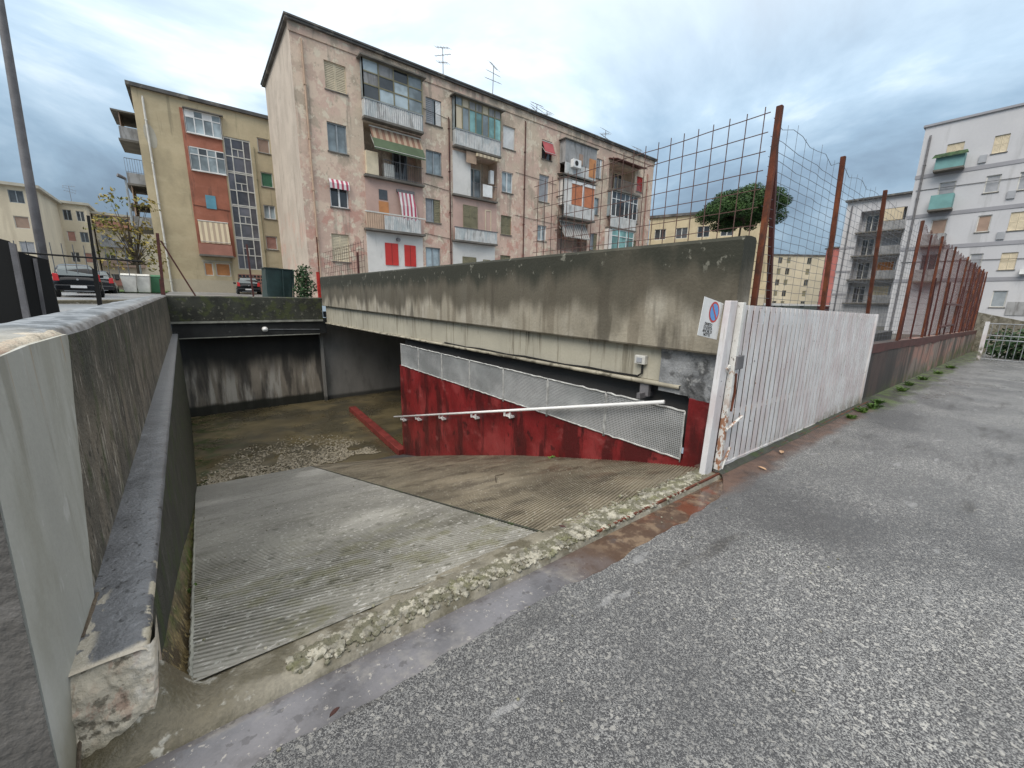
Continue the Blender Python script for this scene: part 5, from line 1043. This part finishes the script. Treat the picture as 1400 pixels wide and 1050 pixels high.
hl = [(gx(a), gx(b), gzz(c_), gzz(d), .25, False) for a, b, c_, d, _ in gw]+[(gx(a), gx(b), gzz(c_), gzz(d), .25, False) for a, b, c_, d in gd]
m = MB(); TG = gzz(13.07); facade(m, 0, 40, 0, TG, hl); m.quad([(0, 0, 0), (0, 12, 0), (0, 12, TG), (0, 0, TG)]); m.quad([(40, 0, 0), (40, 12, 0), (40, 12, TG), (40, 0, TG)]); m.quad([(0, 12, 0), (40, 12, 0), (40, 12, TG), (0, 12, TG)])
m.obj('facade_wall', mt['greyfac'], GB); lbox(GB, 'roof', 'greyband', -.15, 40.15, -.15, 12.15, TG, TG+.18)
for z in (10.05, 7.55, 5.48, 3.36): lbox(GB, 'string_band', 'greyband', -.05, 40.05, -.05, 0, gzz(z)-.16, gzz(z)+.16)
for a, b, c_, d, k in gw: window(GB, gx(a), gx(b), gzz(c_), gzz(d), 'shut' if k in ('creamsh', 'open2') else 'roll', 'creamsh' if k == 'open2' else k)
for i, (a, b, c_, d) in enumerate(gd): window(GB, gx(a), gx(b), gzz(c_), gzz(d), ('shut', 'roll', 'roll', 'glass')[i], ('creamsh', 'greysh', 'brownsh', 'bluefr')[i], 'glass', sill=False)
for i, (b0, b1, z0, z1) in enumerate(((5.42, 4.16, 10.2, 11.0), (5.29, 4.27, 7.8, 8.65), (5.29, 4.25, 5.58, 6.27), (5.29, 4.08, 3.3, 4.03))):
    x0, x1 = gx(b0), gx(b1); mm_ = 'tealp' if i < 2 else 'zinc'
    lbox(GB, 'balcony_slab', 'slab', x0-.05, x1+.05, -1.0, 0, gzz(z0)-.15, gzz(z0)-.003); lbox(GB, 'balcony_panel', mm_, x0, x1, -.97, -.93, gzz(z0), gzz(z1)); lbox(GB, 'balcony_side', mm_, x0, x0+.04, -.925, -.003, gzz(z0), gzz(z1)); lbox(GB, 'balcony_side', mm_, x1-.04, x1, -.925, -.003, gzz(z0), gzz(z1))
pipe(GB, gx(6.0), 0, gzz(12.5), 'steelold', r=.09)
q = MB(); q.quad([(gx(5.5), -.98, gzz(11.1)), (gx(4.1), -.98, gzz(11.1)), (gx(4.0), -1.25, gzz(10.85)), (gx(5.6), -1.25, gzz(10.85))]); q.obj('washing_line', mt['bushl'], GB)
lbox(GB, 'lower_band', 'zinc', gx(1.0), 16, -.06, 0, gzz(1.2), gzz(2.0)); lbox(GB, 'air_conditioner', 'white', gx(.85), gx(.5), -.5, -.06, gzz(3.6), gzz(3.9))
for xx in (9.2, 15.5, 22): pipe(GB, xx, 0, gzz(12.4), 'steelold', r=.06)
for k_, (b_, z_) in enumerate(((2.1, 8.0), (2.1, 5.7), (3.6, 10.3))): lbox(GB, 'meter_box', 'greysh', gx(b_), gx(b_)+.45, -.14, -.003, gzz(z_), gzz(z_)+.6)
for z_ in (9.2, 4.6): q = MB(); q.tube([(.2, -.05, gzz(z_)), (8, -.06, gzz(z_)-.12), (16, -.05, gzz(z_))], .025, 4); q.obj('wall_cable', mt['cable'], GB)
# ---- second grey wing behind
HF = 72/56.
HB = thing('apartment_building', 'pale grey block with long dark balconies behind the rusty fence posts', 'apartment block', (72, 18.0, -1.06), R(-90))
def hx(b): return 18.0-b*HF
def hz(z): return 1.65+(z-1.65)*HF+1.06
TH = hz(12.33); lev = [9.1, 6.75, 4.35, 1.9]
holes = [(hx(12.7), hx(9.2), hz(z), hz(z)+2.7, 1.4, True) for z in lev]
m = MB(); facade(m, 0, 22, 0, TH, holes); m.quad([(0, 0, 0), (0, 12, 0), (0, 12, TH), (0, 0, TH)]); m.quad([(0, 12, 0), (22, 12, 0), (22, 12, TH), (0, 12, TH)]); m.obj('facade_wall', mt['greyfac'], HB)
lbox(HB, 'roof', 'cornice', -.2, 22, -.5, 12.2, TH, TH+.22); pipe(HB, hx(13.55), 0, hz(11.9), 'steelold', r=.09)
for i, z in enumerate(lev):
    lbox(HB, 'balcony_slab', 'slab', hx(12.85), hx(9.05), -.7, 0, hz(z)-.15, hz(z)-.003)
    (railing(HB, hx(12.8), hx(11), -.65, hz(z), hz(z)+1.05), lbox(HB, 'balcony_panel', 'zinc', hx(11), hx(9.1), -.67, -.63, hz(z), hz(z)+1.05))
    window(HB, hx(12.4), hx(11.4), hz(z)+.05, hz(z)+2.3, 'glass', 'offwhite', 'glass', y=1.2, sill=False); window(HB, hx(10.9), hx(9.5), hz(z)+.05, hz(z)+2.3, 'roll', ('creamsh', 'greysh', 'orangew', 'creamsh')[i], y=1.2, sill=False)
    if i == 0: lbox(HB, 'patched_awning', 'awncream', hx(10.9), hx(9.4), -.3, -.2, hz(z)+1.2, hz(z)+2.6)
for z in (7.65, 5.2, 2.8): lbox(HB, 'string_band', 'greyband', -.05, hx(12.75), -.04, 0, hz(z)-.14, hz(z)+.14)

# ---- distant blocks
def simple_block(lab, loc, rz_, W_, D_, H_, wall, cols, rows, z0, dz, wsize, kinds, roofm='cornice', name='apartment_building', ro=.3, bal=None, pipes=()):
    r = thing(name, lab, 'apartment block', loc, rz_); holes = []
    for c_ in cols:
        for i in range(rows): holes.append((c_-wsize[0]/2, c_+wsize[0]/2, z0+dz*i, z0+dz*i+wsize[1], .25, False))
    q = MB(); facade(q, 0, W_, 0, H_, holes); q.quad([(0, 0, 0), (0, D_, 0), (0, D_, H_), (0, 0, H_)]); q.quad([(W_, 0, 0), (W_, D_, 0), (W_, D_, H_), (W_, 0, H_)]); q.quad([(0, D_, 0), (W_, D_, 0), (W_, D_, H_), (0, D_, H_)]); q.obj('facade_wall', mt[wall], r)
    lbox(r, 'roof', roofm, -ro, W_+ro, -ro, D_+ro, H_, H_+.35)
    j = 0
    for c_ in cols:
        for i in range(rows):
            k, f_ = kinds[j % len(kinds)]; j += 1; window(r, c_-wsize[0]/2, c_+wsize[0]/2, z0+dz*i, z0+dz*i+wsize[1], k, f_, 'glass', sill=False)
    for x0, x1 in (bal or []):
        for i in range(rows): lbox(r, 'balcony', ('terr', 'brownsh', 'zinc')[i % 3], x0, x1, -.9, -.003, z0+dz*i-.3, z0+dz*i+.75)
    for x in pipes: pipe(r, x, 0, H_, 'brown', r=.09)
    return r
KD = [('glass', 'offwhite'), ('roll', 'greysh'), ('roll', 'brownsh'), ('glass', 'bluefr')]
fl = simple_block('long pale beige apartment block with a flat overhanging roof at the far left', (-27, 82, 1.7), 0, 12.3, 11, 13.1, 'beige', [3, 10.6], 4, 1.8, 3.1, (1.3, 1.5), KD, 'patch', ro=.5, pipes=(7.9,))
fs = simple_block('narrow beige wing with a pink ground floor balcony set back beside the far left block', (-14.9, 93.5, 1.7), R(0), 3.2, 9, 13.3, 'beige', [1.0, 2.4], 4, 1.6, 3.1, (.9, 1.5), [('glass', 'bluefr'), ('glass', 'offwhite'), ('roll', 'rosesh')], 'patch', ro=.4)
f2 = simple_block('beige apartment block with brown balconies behind the parked black cars', (-11.5, 96.5, 1.7), R(8), 9.5, 11, 12.6, 'beige', [1.2, 3.6], 4, 1.6, 3.1, (1.4, 1.6), [('glass', 'bluefr'), ('glass', 'offwhite'), ('roll', 'greysh')], 'patch', ro=.5, bal=[(.2, 5.4)], pipes=(8,))
for x, y, z, h, lb_ in ((-21, 84, 15.2, 2.6, 'thin antenna on the roof of the far left beige block'), (-13.5, 96, 15.4, 2.6, 'thin antenna on the narrow beige wing'), (-6.5, 99, 14.7, 2.4, 'thin antenna on the block behind the parked cars')): antenna(x, y, z, h, lb_)
# behind the parapet and the gate
bb = simple_block('low beige block seen through the wire grid beside the pine', (55.4, 37.6, -1), R(-68), 16, 10, 14.9, 'yellow', [1.6, 4.6, 7.5, 10.5], 4, 2.2, 3.2, (1.6, 1.5), [('roll', 'brownsh'), ('glass', 'offwhite')], 'cornice')
b1 = simple_block('faded beige apartment block with small dark windows framed by rusty posts beyond the gate', (131, 48, -1), R(-36), 20, 12, 16.2, 'beige2', [2.5, 5, 11, 16], 5, 1.8, 3.05, (1.2, 1.7), [('glass', 'olivesh'), ('roll', 'olivesh')], 'cornice')
b2 = simple_block('whitish apartment block close beside the corner fence post, far beyond the gate', (119, 56, -1), R(-40), 11, 12, 15.8, 'beige2', [1.5, 4, 6.5, 9], 5, 1.8, 3.05, (1.3, 1.8), [('glass', 'offwhite'), ('roll', 'rosesh'), ('roll', 'greysh')], 'cornice', bal=[(2.8, 8)])
b3 = simple_block('narrow brick red block beside the second rusty fence post', (132, 34, -1), R(-40), 3.4, 3, 17, 'redbld', [1.7], 4, 2, 3.2, (1.2, 1.6), [('glass', 'offwhite')], 'cornice')
m = MB(); m.grid([[(x, y, 1.5+(max(0, 1-((x+60)/200)**2-((y-420)/120)**2))*34+3*nz(x*.02, y*.02)*(1 if 320 < y < 520 else 0)) for x in range(-280, 170, 20)] for y in range(280, 560, 20)])
struct(m.obj('hill', mt['hill'], smooth=True))
# boundary walls at the end of the drive
q = MB(); q.hexa([(37.6, 1.9, -1.2), (38, 1.9, -1.2), (38, -14, -1.2), (37.6, -14, -1.2), (37.6, 1.9, 1.5), (38, 1.9, 1.5), (38, -14, -.1), (37.6, -14, -.1)])
q2 = MB(); q2.hexa([(37.6, 2.0, -1.2), (37.6, -3.2, -1.2), (37.9, -3.2, -1.2), (37.9, 2.0, -1.2), (37.6, 2.0, 1.35), (37.6, -.9, .62), (37.9, -.9, .62), (37.9, 2.0, 1.35)]); q2.box(37.62, 37.88, -14, -3.2, -1.2, .3)
tag(q2.obj('boundary_wall', mt['lip'], None, (37.8, 0, -1.06)), 'brownish end wall with a sloping top behind the far white gate', 'wall')
FG = thing('barred_gate', 'distant white barred gate at the far right end of the driveway', 'gate', (29, 0, -.98))
q = MB(); q.box(28.97, 29.03, 1.1, 1.24, -.98, 1.0); part(q, 'post', mt['gate'], FG)
for z in (.92, .38, .18, -.72): q = MB(); q.tube([(29, 1.1, z), (29, -4.2, z-.06)], .022, 6); part(q, 'rail', mt['steel'], FG)
for i in range(24): y = 1.0-.21*i; q = MB(); q.tube([(29, y, -.8), (29, y, .9)], .013, 5); part(q, 'bar', mt['steel'], FG)

# ------------------------------------------------------------------ vegetation
def leaves(mb, c, rad, n_, size, flat=1., up_=.2, rr=rnd):
    for i in range(n_):
        while True:
            v = Vector((rr.uniform(-1, 1), rr.uniform(-1, 1), rr.uniform(-1, 1)))
            if .25 < v.length < 1: break
        p = Vector(c)+Vector((v.x*rad, v.y*rad, v.z*rad*flat)); n1_ = (v.normalized()*.7+Vector((rr.gauss(0, .5), rr.gauss(0, .5), rr.gauss(0, .5)+up_))).normalized()
        a = n1_.cross(Vector((rr.random(), rr.random(), rr.random()+.01))).normalized(); b = n1_.cross(a); s_ = size*rr.uniform(.6, 1.3)
        mb.quad([p-a*s_-b*s_*.35, p+a*s_*.2-b*s_*.5, p+a*s_, p+a*s_*.1+b*s_*.5])
def tree(name, lab, cat, base, h, clumps, size, per, lm, flat, trunk_r, group=None, fork=.5):
    t = thing(name, lab, cat, base, 0, group); q = MB(); rr = random.Random(int(base[0]*7+base[1]))
    top = max(c[2] for c in clumps)
    q.tube([(0, 0, -.3), (.05*h*.2, 0, h*.3), (-.02*h, .0, h*.55), (0, 0, h*.85)], [trunk_r, trunk_r*.8, trunk_r*.6, trunk_r*.25], 8)
    for c in clumps: q.tube([(0, 0, h*fork), (c[0]*.5, c[1]*.5, lerp(h*fork, c[2], .6)), (c[0]*.95, c[1]*.95, c[2])], [trunk_r*.4, trunk_r*.25, trunk_r*.08], 5)
    q.obj('trunk', mt['bark'], t)
    q = MB()
    for c in clumps: leaves(q, c[:3], c[3], int(per*c[3]**2), size, flat, .3, rr)
    q.obj('crown', lm, t); return t
# umbrella pine
rr = random.Random(12); cl = []
PX, PY = 40.5, 17.8
for i in range(46):
    a = rr.random()*6.28; r = 3.3*math.sqrt(rr.random()); zt = 13.0-.16*r*r*.9; cl.append((r*math.cos(a), r*math.sin(a), zt-rr.uniform(0, 1.8)*(1-r/6)-.3, rr.uniform(.55, 1.25)))
for i in range(16):
    a = rr.random()*6.28; r = rr.uniform(.3, 2.6); cl.append((r*math.cos(a), r*math.sin(a), rr.uniform(9.3, 10.6), rr.uniform(.5, .9)))
tree('pine_tree', 'dark green umbrella pine behind the wire grid and the corner post', 'tree', (PX, PY, -1), 13, cl, .085, 1300, mt['pine'], .7, .2, None, .76)
# small thin tree by the ochre block
cl = [(rr.uniform(-1.5, 1.2), rr.uniform(-1, 1), rr.uniform(1.8, 6.2), rr.uniform(.45, .85)) for i in range(34)]
tree('thin_tree', 'thin yellowing tree left of the ochre building by the waste bins', 'tree', (-2.9, 38.5, 1.75), 6.2, cl, .13, 60, mt['leafy'], .8, .1, None, .3)
# bush by the red post
t = thing('bush', 'dark green bush between the green container and the red post', 'bush', (4.35, 22.3, 1.45)); q = MB()
for i in range(9): leaves(q, (rr.uniform(-.25, .3), rr.uniform(-.3, .3), .2+.15*i), .36, 130, .075, 1, .2, rr)
q.obj('crown', mt['bushl'], t); q = MB()
for i in range(5): q.tube([(rr.uniform(-.15, .15), 0, 0), (rr.uniform(-.3, .3), rr.uniform(-.2, .2), 1.3)], .02, 4)
q.obj('stems', mt['bark'], t)
t = thing('hedge', 'dark green hedge behind the far white gate', 'hedge', (33, -1.8, -.95)); q = MB()
for i in range(14): leaves(q, (-1., 2.2-.55*i, .75+.25*nz(i, 1)), .85, 420, .12, 1, .2, rr)
q.obj('crown', mt['greensh'] if False else mt['bushl'], t)
q = MB()
for i in range(8): q.tube([(0, 1.-.8*i, -.1), (0, 1.-.8*i, .8)], .03, 4)
q.obj('stems', mt['bark'], t)
def weed(x, y, z, s_, lab, n_=46):
    t = thing('weed', lab, 'weed', (x, y, z), 0, 'weeds along the wall foot'); q = MB()
    for i in range(n_):
        a = rr.random()*6.28; l = s_*rr.uniform(.5, 1.1); d = Vector((math.cos(a), math.sin(a), rr.uniform(.5, 1.6))).normalized(); w_ = Vector((-d.y, d.x, 0)).normalized()*.012*rr.uniform(.7, 1.6)
        o = Vector((rr.gauss(0, s_*.45), rr.gauss(0, s_*.2), 0)); q.quad([o-w_*.4, o+w_*.4, o+d*l*.55+w_, o+d*l+Vector((0, 0, -.25*l))]); q.quad([o-w_*.4, o+d*l*.55+w_, o+d*l+Vector((0, 0, -.25*l)), o+d*l*.55-w_])
    q.obj('leaves', mt['weed'], t); return t
WL = [(8.6, 1.58, .14, 'small green weed in the dirt under the far half of the white gate'), (9.4, 1.6, .2, 'green weed at the foot of the white gate, near its far end'), (10.0, 1.55, .22, 'leafy green weed clump at the far end of the white gate'), (10.7, 1.6, .2, 'bright green weed just beyond the far end of the white gate'), (13.2, 1.6, .22, 'low weed against the foot of the fence wall beyond the gate'), (14.6, 1.65, .22, 'spreading weed by the fence wall below the fourth rusty post'), (16.5, 1.62, .25, 'weed tuft by the fence wall halfway along'), (19, 1.55, .25, 'weed tuft on the mossy edge of the far driveway'), (22, 1.5, .25, 'farthest weed tuft along the fence wall')]
for x, y, s_, lb_ in WL: weed(x, y, gz(x), s_*.7, lb_, 60)
p = left_pt(0, .14); weed(p[0]-.06, p[1], p[2]-.03, .07, 'tiny bright green weed in the gutter beside the left ledge', 26)
p = (4.5, 4.6, rz_at(4.6)); weed(*p, .07, 'tiny weed at the foot of the red wall', 20)
def leaf(x, y, z, s_, mat, lab, ang, grp='fallen leaves'):
    q = MB(); rows = []
    for i in range(7):
        u = i/6*2-1; hw = s_*.42*(1-u*u)**.6; rows.append([(u*s_, -hw, .012+.25*hw), (u*s_, 0, .006+.03*u*u*s_), (u*s_, hw, .01+.4*hw)])
    q.grid(rows); o = q.obj('leaf', mt[mat]); o.location = (x, y, z); o.rotation_euler = (0, 0, ang); tag(o, lab, 'leaf', grp); return o
leaf(.255, 1.455, -.003, .024, 'deadleaf', 'dark red curled leaf lying on the edge of the wet concrete strip', .4)
leaf(4.7, 1.52, gz(4.7)+.003, .05, 'paleleaf', 'pale fallen leaf on the rusty ground at the near end of the gate', 1.2)
leaf(5.5, 1.6, gz(5.5)+.003, .06, 'paleleaf', 'pale fallen leaf on the ground under the middle of the gate', .3)
leaf(2.05, 1.95, -.075, .03, 'deadleaf', 'small dark leaf near the joint at the head of the ramp', 2)
q = MB(); p0, p1 = right_pt(.35, .20), right_pt(.5, .24); q.tube([(p0[0], p0[1], p0[2]+.01), ((p0[0]+p1[0])/2, (p0[1]+p1[1])/2+.12, (p0[2]+p1[2])/2-.01), (p1[0], p1[1], p1[2]+.01)], .006, 5)
tag(q.obj('twig', mt['bark'], None, p0), 'thin dark twig lying on the stained right half of the ramp', 'twig')

# ------------------------------------------------------------------ cars, bins, container
def car(lab, loc, rz_, paint, L_=3.75, W_=1.66, H_=1.5):
    t = thing('parked_car', lab, 'car', loc, rz_, 'cars parked in the yard')
    # car points towards +Y; rear at y=0
    def ring(y, zb, zt, hw, e=3.2, n_=20):
        zc, hz_ = (zb+zt)/2, (zt-zb)/2; P_ = []
        for i in range(n_):
            th = 2*math.pi*i/n_; c_, s_ = math.cos(th), math.sin(th); P_.append((math.copysign(abs(c_)**(2/e), c_)*hw, y, zc+math.copysign(abs(s_)**(2/e), s_)*hz_))
        return P_+[P_[0]]
    w2 = W_/2; q = MB()
    st = [(0.0, .42, .78, w2*.80), (.04, .28, .90, w2*.93), (.25, .24, .95, w2), (1.0, .22, .96, w2), (2.2, .22, .95, w2), (2.8, .22, .92, w2*.99), (3.3, .24, .82, w2*.96), (3.65, .28, .70, w2*.88), (3.75, .36, .60, w2*.75)]
    st = [(y*L_/3.75, a*H_/1.5, b*H_/1.5, c_) for y, a, b, c_ in st]
    R_ = [ring(*s_) for s_ in st]; q.grid(R_); q.quad(R_[0][:-1]); q.quad(R_[-1][:-1]); q.obj('body', mt[paint], t, smooth=True)
    q = MB(); cs = [(.10, .86, .98, w2*.86), (.18, .86, 1.2, w2*.84), (.42, .86, 1.43, w2*.78), (.8, .86, 1.5, w2*.76), (1.5, .86, 1.5, w2*.76), (2.05, .86, 1.40, w2*.78), (2.75, .86, .97, w2*.85)]
    R_ = [ring(y*L_/3.75, a*H_/1.5, b*H_/1.5, c_, 4) for y, a, b, c_ in cs]; q.grid(R_); q.quad(R_[0][:-1]); q.quad(R_[-1][:-1]); q.obj('cabin', mt[paint], t, smooth=True)
    k = H_/1.5
    q = MB(); q.quad([(-w2*.76, .075, .97*k), (w2*.76, .075, .97*k), (w2*.70, .19, 1.24*k), (w2*.62, .35, 1.40*k), (-w2*.62, .35, 1.40*k), (-w2*.70, .19, 1.24*k)]); q.obj('rear_window', mt['carglass'], t)
    for s_ in (-1, 1):
        q = MB(); x1, x2 = s_*w2*.862, s_*w2*.80; q.quad([(x1, .5, 1.0*k), (x1, 2.4*L_/3.75, 1.0*k), (x2, 1.95*L_/3.75, 1.36*k), (x2, .6, 1.38*k)]); q.obj('side_window', mt['carglass'], t)
        q = MB(); q.hexa([(s_*w2*.70, -.012, .72*k), (s_*w2*.94, .03, .72*k), (s_*w2*.94, .14, .72*k), (s_*w2*.70, .1, .72*k), (s_*w2*.72, .03, 1.02*k), (s_*w2*.93, .06, 1.06*k), (s_*w2*.93, .2, 1.06*k), (s_*w2*.72, .16, 1.02*k)]); bevel(q.obj('tail_lamp', mt['tail'], t), .015)
        for y in (.62, L_-.75):
            q = MB(); q.tube([(s_*(w2-.17), y, .3), (s_*(w2-.03), y, .3), (s_*(w2+.01), y, .3)], [.3, .3, .25], 18); o = q.obj('wheel', mt['tyre'], t); q = MB(); q.tube([(s_*(w2+.012), y, .3), (s_*(w2+.022), y, .3)], .18, 14); q.obj('rim', mt['steel'], o)
        q = MB(); q.hexa([(s_*w2*.96, 2.35, .95*k), (s_*(w2+.16), 2.35, .97*k), (s_*(w2+.16), 2.45, .97*k), (s_*w2*.96, 2.45, .95*k), (s_*w2*.96, 2.35, 1.07*k), (s_*(w2+.16), 2.35, 1.1*k), (s_*(w2+.16), 2.45, 1.1*k), (s_*w2*.96, 2.45, 1.07*k)]); bevel(q.obj('mirror', mt[paint], t), .02)
    q = MB(); q.box(-w2*.92, w2*.92, -.07, .2, .3*k, .56*k); bevel(q.obj('rear_bumper', mt[paint], t), .05, 3)
    q = MB(); q.box(-.26, .26, -.085, -.072, .42*k, .53*k); q.obj('number_plate', mt['plate'], t)
    q = MB(); q.box(-w2*.6, w2*.6, -.09, -.071, .27*k, .3*k); q.obj('chrome_strip', mt['steel'], t); q = MB(); q.tube([(0, .0, .8*k), (0, -.012, .8*k)], .045, 10); q.obj('badge', mt['steel'], t)
    return t
car('black hatchback with red tail lamps parked above the left wall', (-4.2, 27.6, 1.45), R(9), 'carblack', 3.6, 1.62, 1.54)
car('dark grey car parked beyond the black hatchback', (-4.55, 34.5, 1.56), R(4), 'cargrey', 4.2, 1.7, 1.45)
car('small dark car parked by the entrance of the ochre building', (3.5, 38.2, 1.68), R(-3), 'carblack', 3.7, 1.62, 1.42)
DC = thing('container', 'dark green sheet metal container beside the bush at the corner of the pink block', 'container', (3.5, 23, 1.45))
q = MB(); q.hexa([(2.82, 23, 1.4), (3.95, 23.3, 1.4), (3.9, 24.6, 1.4), (2.75, 24.4, 1.4), (2.86, 23, 2.96), (4.08, 23.3, 2.93), (4.08, 24.6, 2.96), (2.86, 24.4, 2.99)]); part(q, 'body', mt['dumpster'], DC)
q = MB(); q.hexa([(2.80, 22.95, 2.965), (4.12, 23.25, 2.94), (4.12, 24.65, 2.97), (2.80, 24.45, 2.995), (2.80, 22.95, 3.0), (4.12, 23.25, 2.975), (4.12, 24.65, 3.0), (2.80, 24.45, 3.03)]); part(q, 'lid', mt['dumpster'], DC)
q = MB(); bar(q, (3.55, 23.15, 1.4), (3.6, 23.15, 2.95), .025); bar(q, (4.0, 23.28, 1.4), (4.1, 23.28, 2.93), .03); part(q, 'corner_ribs', mt['dumpster'], DC)
for i, (x, y, mm_, lb_) in enumerate(((-3.2, 36.4, 'offwhite', 'white waste bin on the grass, left of the pair by the lamp post'), (-2.55, 36.6, 'offwhite', 'white waste bin on the grass, right of the pair by the lamp post'), (-1.95, 37.2, 'bingreen', 'dark green waste bin beside the white bins'))):
    t = thing('waste_bin', lb_, 'bin', (x, y, 1.75), 0, 'waste bins by the ochre building'); q = MB(); q.hexa([(-.3, -.3, 0), (.3, -.3, 0), (.3, .3, 0), (-.3, .3, 0), (-.38, -.36, 1.05), (.38, -.36, 1.05), (.38, .36, 1.05), (-.38, .36, 1.05)]); bevel(q.obj('bin_body', mt[mm_], t), .03)
    q = MB(); q.hexa([(-.4, -.4, 1.055), (.4, -.4, 1.055), (.4, .4, 1.055), (-.4, .4, 1.055), (-.36, -.3, 1.17), (.36, -.3, 1.17), (.36, .38, 1.2), (-.36, .38, 1.2)]); bevel(q.obj('bin_lid', mt['offwhite' if i < 2 else 'bingreen'], t), .02)
